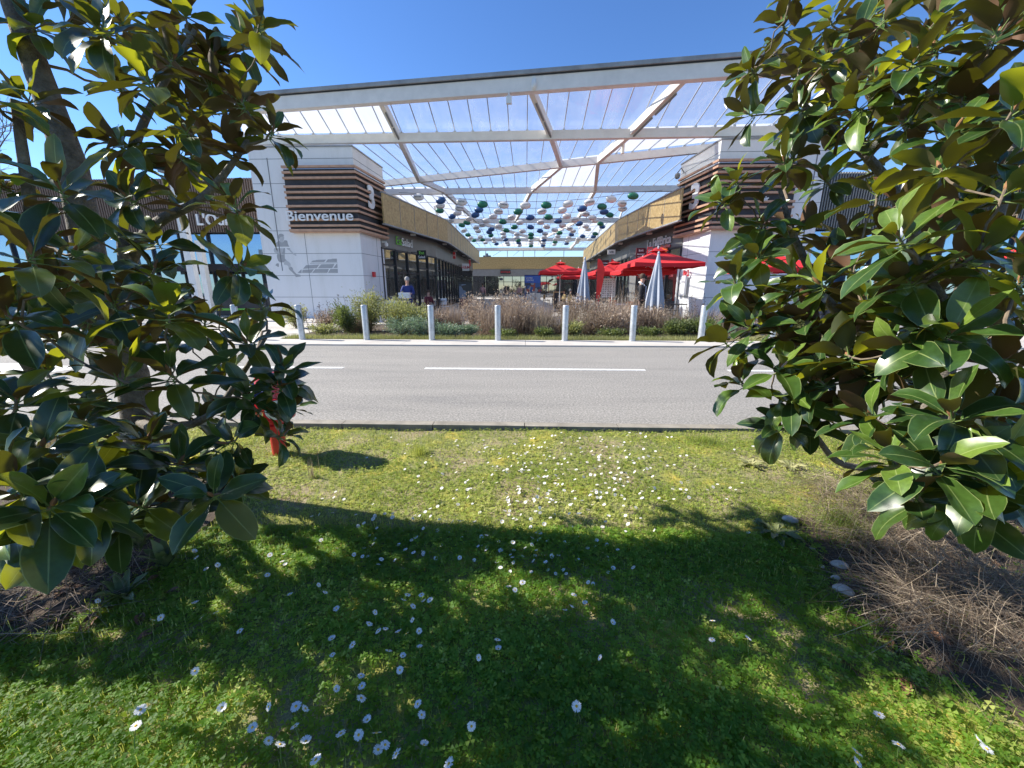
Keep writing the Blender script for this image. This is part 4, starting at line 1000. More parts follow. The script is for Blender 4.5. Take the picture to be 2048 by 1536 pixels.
def person(c, rz, H, label, top, legs, hair, pose='stand', shirt=None, collar=False, carry=False):
    t = thing('person', label, 'person', (c.x, c.y, .034), rz); k = H/1.75
    sit = pose == 'sit'; hp = .46 if sit else .92
    N = {'pel': (0, 0, hp, (.15, .11)), 'wai': (0, 0, hp+.16, (.13, .10)), 'che': (0, -.02, hp+.38, (.165, .115)), 'nb': (0, -.0, hp+.53, (.09, .08)),
         'neck': (0, -.01, hp+.60, .052), 'head': (0, -.03, hp+.70, (.072, .085)), 'crown': (0, -.02, hp+.80, (.066, .08))}
    E = [('pel', 'wai'), ('wai', 'che'), ('che', 'nb'), ('nb', 'neck'), ('neck', 'head'), ('head', 'crown')]
    for s, sx in (('L', -1), ('R', 1)):
        fw = .35 if (carry) else (.12 if pose == 'walk' else .05)
        N[s+'sh'] = (sx*.185, 0, hp+.49, .058); N[s+'el'] = (sx*.25, -.02-fw*.35*(1 if sx > 0 or carry or sit else -.8), hp+.22, .042)
        if carry or sit: N[s+'wr'] = (sx*.14, -.30, hp+.22, .028)
        else: N[s+'wr'] = (sx*.27, -.12 if sx > 0 else .02, hp-.02, .028)
        w_ = Vector(N[s+'wr'][:3]); e_ = Vector(N[s+'el'][:3]); d = (w_-e_).normalized(); side_ = Vector((sx, 0, 0)).cross(d)
        pm = w_+d*.07; N[s+'pa'] = (*pm, (.036, .018)); E += [('che', s+'sh'), (s+'sh', s+'el'), (s+'el', s+'wr'), (s+'wr', s+'pa')]
        for f in range(4):
            b = pm+side_*((f-1.5)*.018)+d*.03; tp = b+d*(.055-.006*abs(f-1.3))+Vector((0, -.01, -.015))
            N[s+'f%d' % f] = (*b, .008); N[s+'g%d' % f] = (*tp, .007); E += [(s+'pa', s+'f%d' % f), (s+'f%d' % f, s+'g%d' % f)]
        tb = w_+d*.035+side_*.04; N[s+'t'] = (*tb, .009); E.append((s+'pa', s+'t'))
        st = (.22 if sx > 0 else -.2) if pose == 'walk' else 0
        N[s+'hi'] = (sx*.09, 0, hp-.06, .085)
        if sit: N[s+'kn'] = (sx*.12, -.42, hp+.02, .058); N[s+'an'] = (sx*.12, -.42, .08, .042); N[s+'to'] = (sx*.13, -.58, .04, .04)
        else: N[s+'kn'] = (sx*.10, -.03-st*.6, .49, .058); N[s+'an'] = (sx*.10, .02-st, .08, .04); N[s+'to'] = (sx*.11, -.14-st, .035, .036)
        E += [('pel', s+'hi'), (s+'hi', s+'kn'), (s+'kn', s+'an'), (s+'an', s+'to')]
    def sc_(d): return {q: (v[0]*k, v[1]*k, v[2]*k, (tuple(x*k for x in v[3]) if isinstance(v[3], tuple) else v[3]*k)) for q, v in d.items()}
    NS = sc_(N); link('body', skin_mesh('body', NS, E, 'pel', M['skin'], 1), t)
    def grow(keys, f, ad=None):
        d = {q: (*NS[q][:3], tuple(x*f+.006 for x in NS[q][3]) if isinstance(NS[q][3], tuple) else NS[q][3]*f+.008) for q in keys}
        return d
    tk = ['pel', 'wai', 'che', 'nb', 'Lsh', 'Rsh', 'Lel', 'Rel', 'Lwr', 'Rwr']
    link('jacket', skin_mesh('jacket', grow(tk, 1.18), [e for e in E if e[0] in tk and e[1] in tk], 'pel', M[top], 2), t)
    lk = ['pel', 'Lhi', 'Rhi', 'Lkn', 'Rkn', 'Lan', 'Ran']
    link('trousers', skin_mesh('trousers', grow(lk, 1.12), [e for e in E if e[0] in lk and e[1] in lk], 'pel', M[legs], 2), t)
    for s in 'LR': link('shoe', skin_mesh('shoe', grow([s+'an', s+'to'], 1.15), [(s+'an', s+'to')], s+'an', M['black_cloth'], 1), t)
    hc = Vector(NS['crown'][:3])
    m = MB(); pr = [(.001, .115), (.05, .105), (.085, .07), (.098, .02), (.09, -.04)]
    m.lathe([(r*k, h*k) for r, h in reversed(pr)], 16, hc+Vector((0, .012*k, 0))); m.build('hair', M[hair], t, True, False)
    fc = Vector(NS['head'][:3]); f = MB(); f.mi = 0
    f.lathe([(.016*k, -.01), (.010*k, .012), (.004, .022)], 8, fc+Vector((0, -.085*k, .01)), (0, -1, -.2))
    f.build('nose', M['skin'], t, True, False)
    for sx in (-1, 1):
        MB().lathe([(.001, -.008), (.010*k, 0), (.001, .008)], 8, fc+Vector((sx*.032*k, -.08*k, .045*k)), (0, -1, 0)).build('eye', M['dark'], t, True, False)
        MB().lathe([(.005, -.008), (.02*k, 0), (.005, .008)], 8, fc+Vector((sx*.084*k, 0, .03*k)), (sx, 0, 0)).build('ear', M['skin'], t, True, False)
    MB().box((fc.x-.022*k, fc.y-.089*k, fc.z-.035*k), (fc.x+.022*k, fc.y-.07*k, fc.z-.028*k)).build('mouth', M['maroon'], t, False, False)
    if shirt: MB().box((-.055*k, -.16*k, (hp+.02)*k), (.055*k, -.135*k, (hp+.50)*k)).build('shirt_front', M[shirt], t, False, False)
    if collar:
        MB().tube([(-.10*k, -.10*k, (hp+.50)*k), (-.10*k, .02, (hp+.60)*k), (0, .075*k, (hp+.63)*k), (.10*k, .02, (hp+.60)*k), (.10*k, -.10*k, (hp+.50)*k)], .032, 8).build('collar', M['white'], t, True, False)
    return t
pl1 = PX(814, 16.6)
person(pl1, .25, 1.78, 'person with grey hair in dark blue carrying a pale box by the left shopfront', 'navy', 'navy', 'hair', 'stand', carry=True)
cb = MB().box((pl1.x-.24, pl1.y-.56, 1.02), (pl1.x+.20, pl1.y-.30, 1.24)).build('cardboard_box', M['panel']); tag(cb, 'pale cardboard box held by the person in blue', 'box')
person(PX(1284, 13.9), 1.25, 1.80, 'person walking in a dark jacket with white collar beside the closed grey parasol', 'black_cloth', 'black_cloth', 'brown_hair', 'walk', 'light_shirt', True)
person(PX(855, 19.8), .8, 1.68, 'person in maroon seated at a table against the left shopfront', 'maroon', 'black_cloth', 'brown_hair', 'sit')
person(PX(965, 37.5), .2, 1.7, 'person in a pink top standing before the far left shop glass', 'pink', 'grey', 'brown_hair', 'stand')
person(PX(1039, 37), -.4, 1.65, 'small distant person in dark clothes near the metal planter and blue poster', 'pink', 'black_cloth', 'brown_hair', 'walk')
person(PX(1141, 26), 1.8, 1.7, 'person in a tan coat seated behind the menu board', 'tan', 'black_cloth', 'hair', 'sit')
person(PX(1129.5, 26.8), -1.2, 1.66, 'person in mustard seated left of the one in tan, behind the menu board', 'tan', 'grey', 'brown_hair', 'sit')

# ============================================================ LEAF CLOUDS
def basis(nrm):
    """columns x (side), y(along), z for arrays"""
    pass
def leaves_np(P, D, U, L, Wd, segs=6, across=4, curl=.5, fold=.35, wave=.1, rnd=None, shape='magnolia'):
    """P base (n,3), D direction (n,3), U up normal hint (n,3), L length (n,), Wd width ratio (n,), curl (n,), fold (n,)"""
    n = len(P); D = D/np.linalg.norm(D, axis=1, keepdims=True)
    S = np.cross(D, U); S /= (np.linalg.norm(S, axis=1, keepdims=True)+1e-9); Nn = np.cross(S, D)
    v = np.linspace(0, 1, segs+1); u = np.linspace(-1, 1, across+1)
    if shape == 'magnolia': wv = np.sin(np.pi*np.clip(v, 0, 1)**.85)**.62; wv[0] = .10; wv[-1] = .0; wv = wv*(.88+.18*v)
    elif shape == 'blade': wv = (1-v)**.6*.9+.1*(v < 1); wv[-1] = 0.02
    else: wv = np.sin(np.pi*v)**.7; wv[0] = .12; wv[-1] = .02
    cur = curl[:, None]; th = cur*v[None, :]**1.3                  # bend angle along the leaf
    dv = 1/segs; ang = th
    al = np.concatenate([np.zeros((n, 1)), np.cumsum(np.cos(ang[:, :-1])*dv, 1)], 1); dn = np.concatenate([np.zeros((n, 1)), -np.cumsum(np.sin(ang[:, :-1])*dv, 1)], 1)
    C = P[:, None, :]+L[:, None, None]*(al[:, :, None]*D[:, None, :]+dn[:, :, None]*Nn[:, None, :])
    Nl = np.cos(ang)[:, :, None]*Nn[:, None, :]+np.sin(ang)[:, :, None]*D[:, None, :]
    hw = (L*Wd)[:, None]*.5*wv[None, :]
    ph = RNG.uniform(0, 6.28, (n, 1, 1))
    V = C[:, :, None, :]+(hw[:, :, None]*u[None, None, :])[..., None]*S[:, None, None, :]
    lift = hw[:, :, None]*(fold[:, None, None]*np.abs(u)[None, None, :]**1.6)+hw[:, :, None]*wave*np.sin(ph+v[None, :, None]*9+np.sign(u)[None, None, :]*1.1)*np.abs(u)[None, None, :]**2
    V = V+lift[..., None]*Nl[:, :, None, :]
    V = V.reshape(-1, 3); a1 = across+1
    i, j = np.meshgrid(np.arange(segs), np.arange(across), indexing='ij'); q = (i*a1+j).ravel()
    Fq = np.stack([q, q+1, q+a1+1, q+a1], 1); Fq = (Fq[None]+(np.arange(n)*(segs+1)*a1)[:, None, None]).reshape(-1, 4)
    # orient so that the normal follows Nn
    uvL = np.stack([np.abs(np.tile(u, segs+1)), np.repeat(v, a1)], 1); leaf = np.tile(uvL, (n, 1))
    if rnd is None: rnd = RNG.uniform(0, 1, (n, 2))
    rn = np.repeat(rnd, (segs+1)*a1, axis=0)
    return V, Fq, rn, leaf
def unit(a): return a/(np.linalg.norm(a, axis=-1, keepdims=True)+1e-9)
# ---------------------------------------------------------------- magnolia
def magnolia(label, trunk, limbs, tips, seed, zmin=.12):
    """trunk & limbs: list of ([points], [radii]); tips: list of (pos, axis or None, size)"""
    rg = random.Random(seed); base = trunk[0][0]
    t = thing('magnolia_tree', label, 'tree', tuple(base))
    m = MB(); m.tube(trunk[0], trunk[1], 14); m.build('trunk', M['bark'], t, True)
    nodes = []                                   # (pos, radius)
    for pts, rad in [trunk]+limbs:
        for i in range(len(pts)-1):
            a, b = Vector(pts[i]), Vector(pts[i+1]); n = max(2, int((b-a).length/.08))
            for k in range(n): nodes.append((a+(b-a)*(k/n), rad[i]+(rad[i+1]-rad[i])*k/n))
    for pts, rad in limbs:
        mm = MB(); mm.tube(smooth_pts(pts), np.interp(np.linspace(0, 1, len(smooth_pts(pts))), np.linspace(0, 1, len(rad)), rad).tolist(), 10); mm.build('branch', M['bark'], t, True)
    tw = MB(); c0 = Vector(trunk[0][len(trunk[0])//2])
    order = sorted(tips, key=lambda q: min((Vector(q[0])-nd[0]).length for nd in nodes[::4]))
    axes = []
    for pos, ax, sz in order:
        pos = Vector(pos); best = None
        for nd in nodes:
            d = (pos-nd[0]).length; cost = d+.9*max(0, nd[0].z-pos.z+.1*d)+(.25 if nd[1] > .03 else 0)*0
            if best is None or cost < best[0]: best = (cost, nd, d)
        nd = best[1]; L = best[2]; a = nd[0]
        out = (pos-a); outn = out.normalized() if L > 1e-3 else Vector((0, 0, 1))
        endd = Vector(ax) if ax else (outn*.7+Vector((0, 0, .75))+Vector((rg.uniform(-.3, .3), rg.uniform(-.3, .3), 0)))
        endd.normalize(); r0 = min(nd[1]*.7, .006+.012*L)
        pts = []
        for k in range(7):
            u = k/6; h1 = a+outn*L*.35+Vector((0, 0, -.04*L)); h2 = pos-endd*L*.35
            p = a*(1-u)**3+h1*3*u*(1-u)**2+h2*3*u*u*(1-u)+pos*u**3
            if 0 < k < 6: p += Vector((rg.gauss(0, .012), rg.gauss(0, .012), rg.gauss(0, .012)))*min(1, L*2)
            pts.append(p)
        rads = [r0+(.0045-r0)*k/6 for k in range(7)]
        tw.tube(pts, rads, 7)
        for k in range(1, 6): nodes.append((pts[k], rads[k]))
        axes.append((pos, endd, sz))
    parts = [tw.build('foliage', M['twig'], t, True)]
    P = []; D = []; U = []; Ln = []; Wd = []; Cu = []; Fo = []; rn = []
    bud = MB()
    for pos, ax, sz in axes:
        s1 = ax.orthogonal().normalized(); s2 = ax.cross(s1); n = rg.randint(9, 14); tone = rg.random()
        for k in range(n):
            az = k*2.39996+rg.uniform(-.35, .35); f = k/(n-1)              # spiral phyllotaxis, inner leaves young & upright
            el = R(25+75*(1-f)+rg.uniform(-14, 14))       # angle away from axis
            rd = s1*math.cos(az)+s2*math.sin(az); d = ax*math.cos(el)+rd*math.sin(el)
            d = (d+Vector((rg.gauss(0, .14), rg.gauss(0, .14), -.32*(1-f)+rg.gauss(0, .12)))).normalized(); up = (ax*math.sin(el)-rd*math.cos(el))
            up = (up+Vector((0, 0, .35))).normalized()
            L = sz*(.105+.085*math.sin(min(1, (1-f)*1.2+.15)*1.57))*rg.uniform(.8, 1.12)
            b = pos-ax*(.055*(1-f)*sz)+rd*.006
            P.append(b+d*.018); D.append(d); U.append(up); Ln.append(L); Wd.append(rg.uniform(.40, .54)); Cu.append(rg.uniform(-.1, 1.5)); Fo.append(rg.uniform(.05, .45))
            rn.append((min(1, max(0, .45*tone+.55*rg.random()+(.3 if f > .8 else 0))), rg.random()))
            tw2 = None
        bud.lathe([(.004, -.01), (.0075*sz, .008), (.006*sz, .022), (.001, .036)], 8, pos, ax)
    parts.append(bud.build('foliage', M['bud'], t, True))
    A = lambda x: np.array([list(v) for v in x], float)
    V, Fq, r2, lf = leaves_np(A(P), A(D), A(U), np.array(Ln), np.array(Wd), 7, 4, np.array(Cu), np.array(Fo), .16, np.array(rn))
    V[:, 2] = np.maximum(V[:, 2], -.03+.0)
    off = np.array(t.location); me = npmesh('foliage', V-off, Fq, M['magnolia'], r2, lf)
    fol = link('crown', me, t)
    st = MB()
    for p, d, l in zip(P, D, Ln): st.tube([Vector(p)-Vector(d)*.03, Vector(p)+Vector(d)*l*.12], [.0028, .0014], 4, False)
    parts.append(st.build('foliage', M['stem'], t))
    for o in bpy.context.selected_objects: o.select_set(False)
    for o in parts+[fol]: o.select_set(True)
    bpy.context.view_layer.objects.active = fol; bpy.ops.object.join(); fol.select_set(False)
    return t
def smooth_pts(pts, sub=5):
    pts = [Vector(p) for p in pts]; out = []
    for i in range(len(pts)-1):
        p0 = pts[max(i-1, 0)]; p1 = pts[i]; p2 = pts[i+1]; p3 = pts[min(i+2, len(pts)-1)]
        for k in range(sub):
            t = k/sub; out.append(.5*((2*p1)+(-p0+p2)*t+(2*p0-5*p1+4*p2-p3)*t*t+(-p0+3*p1-3*p2+p3)*t**3))
    out.append(pts[-1]); return out
_GAPS = [((1080, 1110), .30, .42), ((760, 1170), .20, .20), ((610, 1140), .22, .20), ((830, 1340), .16, .18), ((1210, 1140), .18, .18), ((1390, 1430), .17, .17), ((120, 1450), .55, .42), ((560, 1400), .13, .13), ((1000, 1230), .16, .2), ((480, 1180), .15, .15)]
_GAPS = [(atZ(*c), rx, ry) for c, rx, ry in _GAPS]
def sun_gap(p):
    g = p-SUN_DIR*(p.z/SUN_DIR.z); return any(((g.x-c.x)/rx)**2+((g.y-c.y)/ry)**2 < 1 for c, rx, ry in _GAPS)
def gen_fill(n, outline, dlo, dhi, seed, holes=(), zlo=.25):
    """crown volume filler: outline is the crown silhouette as seen, depth range in metres"""
    rg = random.Random(seed); out = []; xs = [p[0] for p in outline]; ys = [p[1] for p in outline]; tries = 0
    while len(out) < n and tries < 20000:
        tries += 1; px = rg.uniform(min(xs), max(xs)); py = rg.uniform(min(ys), max(ys)); D = rg.uniform(dlo, dhi)
        if not inpoly(np.array([px]), np.array([py]), outline)[0]: continue
        if any((px-h[0])**2/h[2]**2+(py-h[1])**2/h[3]**2 < 1 for h in holes): continue
        p = atD(px, py, D)
        if p.z < zlo or (p.x < 0 and (p.y > 2.15+.22*p.z+rg.gauss(0, .16) or sun_gap(p))): continue
        if any((p-q[0]).length < .17 for q in out): continue
        out.append((p, None, rg.uniform(.72, 1.1)))
    return out
LT = [(520,78,2.5,1),(484,205,1.95,1),(371,23,2.2,1),(426,113,2.2,1),(293,148,1.6,1),(195,51,1.7,1),(363,254,1.75,1),(430,170,2.1,.9),(234,281,1.9,1),(545,262,1.95,.9),
 (469,405,1.65,1),(484,535,1.7,.95),(520,606,2.15,1),(250,390,1.8,1),(117,371,1.25,1),(59,500,1.15,1.05),(334,618,1.35,1.05),(233,754,1.35,1),(339,745,1.4,1.05),(491,682,1.75,.95),
 (566,735,1.75,.9),(590,812,1.85,.55),(528,815,1.75,.8),(562,772,1.72,.75),(498,790,1.7,.85),(566,868,1.75,.6),(450,886,1.65,.9),(360,923,1.55,1),(423,990,1.45,1),(85,889,1.3,1),(106,1008,1.15,1.1),(13,627,1.2,1),(34,796,1.35,1),(150,640,1.6,1),
 (296,880,1.6,1),(220,600,1.5,1),(-30,180,1.5,1),(300,330,2.2,1),(190,940,1.5,1),(270,1010,1.5,1),(30,960,1.15,1),(250,70,2.3,1),(340,80,2.6,1),
 (410,640,2.2,1),(310,480,2.1,1),(90,740,1.7,1),(200,830,2.0,1),(400,830,2.1,1),(150,500,1.8,1),(445,750,2.3,1),(300,700,2.4,.9),(470,960,1.65,.8),(120,1050,1.35,1),(230,1040,1.6,1),(20,1060,1.3,1),(180,1000,1.3,1),(330,1000,1.7,1),(420,940,1.8,.9)]
OUTL = [(0,-60),(190,-40),(330,-40),(480,-30),(560,60),(560,180),(590,270),(510,300),(420,330),(470,400),(520,470),(520,640),(560,720),(590,800),(540,900),(440,1000),(300,1040),(0,1060)]
tipsL = [(atD(x, y, d), None, s) for x, y, d, s in LT]+gen_fill(22, [p for p in OUTL if p[1] < 520]+[(0, 520)], 1.9, 3.5, 3, holes=[(50,60,70,130),(100,220,70,130),(140,400,50,90),(140,300,60,110),(290,260,40,50),(420,380,60,70),(330,430,50,40),(60,330,40,60)])+gen_fill(28, [(0, 520), (520, 520)]+[p for p in OUTL if p[1] > 520], 1.5, 3.5, 4, holes=[(540,830,85,100),(130,730,60,40),(150,380,60,60),(420,380,60,70),(470,480,45,60),(60,700,60,40),(150,760,70,40),(440,560,40,60),(520,340,70,60),(400,560,40,60)])
# unseen crown: out of frame above and to the left
rg = random.Random(21)
for k in range(48):
    a = rg.uniform(0, 6.28); rr = rg.uniform(.3, 1.25); z = rg.uniform(1.6, 3.7)
    p = Vector((-3.0+rr*math.cos(a), 2.5+rr*math.sin(a)*.9, z))
    if p.y < .9 or p.y > 2.1+.2*z+rg.gauss(0, .18) or (p.x > -1.9 and z < 2.9) or sun_gap(p): continue
    tipsL.append((p, None, 1))
for k in range(13):  # extra whorls added to shade the near lawn
    p = Vector((rg.uniform(-3.0, -2.15), rg.uniform(1.15, 1.75), rg.uniform(1.3, 2.3)))
    if not (p.x < -2.75 and p.y < 1.35) and not sun_gap(p): tipsL.append((p, None, 1.05))
for k in range(16):  # more whorls added off to the left to keep the left bed shaded
    tipsL.append((Vector((rg.uniform(-3.9, -3.1), rg.uniform(1.4, 2.1), rg.uniform(.7, 1.8))), None, 1.05))
TLb = Vector((-2.75, 2.5, -.03))
trL = ([TLb, TLb+Vector((-.02, 0, .4)), TLb+Vector((.02, .02, .9)), TLb+Vector((-.06, 0, 1.5)), TLb+Vector((-.04, .02, 2.2)), TLb+Vector((-.12, 0, 3.0)), TLb+Vector((-.1, 0, 3.6))], [.105, .095, .088, .082, .074, .05, .02])
lbL = [([atD(268, 1060, 2.4), atD(240, 1045, 2.1), atD(180, 965, 1.9), atD(60, 940, 1.5), atD(-80, 920, 1.3)], [.04, .036, .026, .02, .012]),
       ([atD(180, 965, 1.9), atD(210, 900, 1.85), atD(245, 860, 1.9)], [.022, .018, .012]),
       ([TLb+Vector((0, 0, .55)), atD(330, 860, 2.2), atD(420, 830, 2.0), atD(490, 740, 1.85), atD(540, 660, 1.9)], [.035, .026, .018, .012, .008]),
       ([TLb+Vector((-.03, 0, 1.3)), atD(290, 470, 2.2), atD(400, 400, 2.0), atD(470, 320, 1.95), atD(500, 270, 1.95)], [.04, .03, .02, .014, .009]),
       ([TLb+Vector((-.04, 0, 1.1)), atD(250, 560, 2.3), atD(245, 400, 2.2), atD(290, 240, 2.2), atD(390, 60, 2.2)], [.042, .034, .026, .02, .012]),
       ([TLb+Vector((0, 0, 1.0)), atD(90, 560, 2.0), atD(60, 400, 1.7), atD(30, 200, 1.6)], [.04, .03, .022, .014]),
       ([TLb+Vector((0, 0, .45)), atD(120, 800, 2.2), atD(30, 700, 1.9), atD(-60, 640, 1.7)], [.035, .028, .02, .012])]
magnolia('magnolia on the left, dark leaves in shade with glowing yellow-green backlit ones', trL, lbL, tipsL, 5)
RT = [(1565,43,2.3,1),(1500,140,2.25,1),(1493,226,2.15,1),(1597,132,2.2,1),(1594,215,2.1,1),(1708,211,1.8,1),(1830,118,1.6,1),(1776,32,1.8,1),(1726,275,1.9,.95),(1568,319,2.0,.95),(1472,358,2.0,.95),
 (1440,400,2.0,.9),(1525,444,2.0,.95),(1515,509,1.95,1),(1880,335,1.4,.9),(1794,470,1.3,1.1),(1755,383,1.7,1),(1966,501,1.3,1.05),(2012,376,1.25,1),(1869,90,1.9,1),(2030,215,1.2,1),(1497,650,1.85,1),
 (1561,729,1.75,1),(1468,556,1.9,1),(1636,565,1.75,1),(1630,643,1.8,1),(1694,708,1.6,1),(1812,700,1.4,1),(1812,560,1.4,1),(1905,661,1.3,1.1),(1902,830,1.25,1.05),(1884,925,1.2,1.05),(1580,790,1.8,1),
 (1683,787,1.75,.95),(2012,715,1.3,1),(1780,905,1.35,1),(1830,985,1.3,.95),(1965,960,1.2,1.05),(1920,1010,1.35,.9),(1740,830,1.5,1),(1560,660,1.9,.95),(1640,760,1.7,.95),(1520,610,1.95,.9),(1600,460,2.1,.9),(1480,760,1.9,.9),(1620,690,1.9,.95),(1760,640,1.6,1),(1850,640,1.4,1),(1700,540,1.8,1),(1780,760,1.6,1),(1560,850,1.85,.85),(1728,600,1.6,1),(1650,360,2.2,.9),(1930,180,1.6,1),(2000,60,1.5,1),(1720,60,2.2,1),(1660,40,2.4,1),(1950,400,1.8,1),(2040,560,1.5,1),(2020,900,1.2,1),(2000,820,1.5,1),
 (1690,470,2.2,.9),(1590,560,2.2,.9),(1445,680,1.95,.9),(1900,560,1.7,1),(1850,780,1.7,1),(1620,840,1.9,.9),(2040,1000,1.3,1)]
OUTR = [(1510,-50),(1540,20),(1490,100),(1470,230),(1530,330),(1460,380),(1480,480),(1440,560),(1460,680),(1490,780),(1560,830),(1640,830),(1740,880),(1900,960),(2060,960),(2060,-50)]
tipsR = [(atD(x, y, d), None, s) for x, y, d, s in RT]+gen_fill(92, OUTR, 1.5, 3.3, 8, holes=[(1660,330,45,60),(1790,330,50,60),(1700,420,40,40),(1580,400,45,50),(1620,500,40,30),(1840,270,40,50)])
rg = random.Random(33)
for k in range(30):
    a = rg.uniform(0, 6.28); rr = rg.uniform(.3, 1.2); z = rg.uniform(1.2, 3.6); p = Vector((3.3+rr*math.cos(a), 2.4+rr*math.sin(a)*.8, z))
    if p.y < 1.2 or (p.x < 3.0 and z < 2.9): continue
    tipsR.append((p, None, 1))
TRb = Vector((2.62, 2.45, -.03))
trR = ([TRb, TRb+Vector((.03, 0, .5)), TRb+Vector((-.02, 0, 1.1)), TRb+Vector((.05, .02, 1.8)), TRb+Vector((.02, 0, 2.5)), TRb+Vector((.06, 0, 3.3)), TRb+Vector((.05, 0, 3.7))], [.075, .068, .06, .052, .044, .026, .012])
lbR = [([TRb+Vector((0, 0, .3)), atD(1690, 930, 2.45), atD(1630, 870, 2.2), atD(1590, 830, 2.0)], [.028, .02, .014, .009]),
       ([TRb+Vector((0, 0, .9)), atD(1690, 640, 2.3), atD(1600, 500, 2.1), atD(1560, 380, 2.05)], [.035, .026, .018, .01]),
       ([TRb+Vector((0, 0, 1.2)), atD(1810, 430, 2.2), atD(1740, 320, 2.1), atD(1640, 240, 2.15), atD(1570, 170, 2.2)], [.035, .03, .022, .016, .01]),
       ([atD(2150, 880, 1.9), atD(2040, 760, 1.6), atD(1930, 660, 1.45), atD(1860, 560, 1.4), atD(1820, 500, 1.35)], [.03, .026, .02, .014, .009]),
       ([TRb+Vector((.02, 0, 1.6)), atD(1780, 180, 2.3), atD(1700, 60, 2.4)], [.03, .024, .014]),
       ([TRb+Vector((.02, 0, 1.4)), atD(2000, 250, 2.1), atD(2060, 120, 1.9)], [.035, .026, .014]),
       ([TRb+Vector((0, 0, .5)), atD(1930, 960, 1.9), atD(1900, 880, 1.4)], [.03, .024, .014])]
magnolia('magnolia on the right with sunlit glossy green leaves and rusty undersides', trR, lbR, tipsR, 6)

# ============================================================ GROUND COVER
def scat(n, x0, x1, y0, y1, dens=None):
    x = RNG.uniform(x0, x1, n); y = RNG.uniform(y0, y1, n); keep = np.abs(x) < 1.55*np.maximum(y, 0)+1.0
    x, y = x[keep], y[keep]
    if dens is not None: k = RNG.uniform(0, 1, len(x)) < dens(x, y); x, y = x[k], y[k]
    b = inpoly(x, y, BEDR) | inpoly(x, y, BEDL); return x[~b | (RNG.uniform(0, 1, len(x)) < .03)], y[~b | (RNG.uniform(0, 1, len(x)) < .03)] if False else y[~b | False] if False else y
def scat(n, x0, x1, y0, y1, dens=None, bed=.04):
    x = RNG.uniform(x0, x1, n); y = RNG.uniform(y0, y1, n); keep = np.abs(x) < 1.6*np.maximum(y, 0)+1.0
    x, y = x[keep], y[keep]
    if dens is not None: k = RNG.uniform(0, 1, len(x)) < dens(x, y); x, y = x[k], y[k]
    jx, jy = x+RNG.normal(0, .055, len(x)), y+RNG.normal(0, .055, len(x)); b = inpoly(jx, jy, BEDR) | inpoly(jx, jy, BEDL); k = ~b | (RNG.uniform(0, 1, len(x)) < bed); return x[k], y[k]
_nk = RNG.normal(0, 1, (10, 2)); _np = RNG.uniform(0, 6.28, 10)
def patch(x, y, f=1.0, o=0):
    s = 0
    for k in range(6): s = s+np.sin(f*(1.6+k*.9)*(_nk[(k+o) % 10, 0]*x+_nk[(k+o) % 10, 1]*y)+_np[(k+o) % 10])/(1+.4*k)
    return np.clip(.5+s*.28, 0, 1)
def clover(n, y0, y1, size, name, dens, lab, h0=.008, h1=.042, mat='clover'):
    x, y = scat(n, -7, 7, y0, y1, dens); n = len(x); pt = patch(x, y)
    z = lawn_z(x, y)+RNG.uniform(h0, h1, n)*(.5+.8*pt); P = np.stack([x, y, z], 1)
    tilt = RNG.normal(0, .28, (n, 2)); az = RNG.uniform(0, 6.28, n); sz = size*RNG.uniform(.6, 1.3, n); rn = np.clip(RNG.normal(.42, .25, n)+.6*(patch(x, y, 1.4, 7)-.5), 0, 1)
    # one leaflet = 6-vertex kite with a fold; three per leaf
    tx = np.array([0, .30, .52, 0, -.52, -.30]); ty = np.array([.02, .45, .85, .95, .85, .45]); tz = np.array([0, .06, .05, -.02, .05, .06])
    Vs = []; 
    for k in range(3):
        a = az+k*2.094; ca, sa = np.cos(a)[:, None], np.sin(a)[:, None]
        X = (tx[None]*ca-ty[None]*sa)*sz[:, None]; Y = (tx[None]*sa+ty[None]*ca)*sz[:, None]; Z = tz[None]*sz[:, None]+RNG.uniform(-.15, .25, (n, 1))*ty[None]*sz[:, None]
        Z = Z+X*tilt[:, :1]+Y*tilt[:, 1:]; Vs.append(np.stack([X, Y, Z], 2)+P[:, None, :])
    V = np.concatenate(Vs, 1).reshape(-1, 3)
    b = np.array([[0, 1, 2, 3], [0, 3, 4, 5]]); Fl = np.concatenate([b+6*k for k in range(3)]); Fq = (Fl[None]+(np.arange(n)*18)[:, None, None]).reshape(-1, 4)
    r2 = np.repeat(np.stack([rn, rn], 1), 18, axis=0)
    o = link(name, npmesh(name, V, Fq, M[mat], r2)); return tag(o, lab, 'clover', kind='stuff')
farmask = lambda x, y: np.clip(1.0-.62*np.clip((y-2.6)/1.0, 0, 1)*(1-patch(x, y, .8, 3)), .12, 1)*np.clip(patch(x, y, 1.3, 5)*1.5+.25, .2, 1)
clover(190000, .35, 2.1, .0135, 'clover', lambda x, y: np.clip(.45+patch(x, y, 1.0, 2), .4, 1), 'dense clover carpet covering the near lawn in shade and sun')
clover(105000, 2.0, 3.86, .0095, 'clover', lambda x, y: farmask(x, y)*.9, 'patchy small clover on the sunny lawn towards the road', .005, .028, 'clover_sunny')
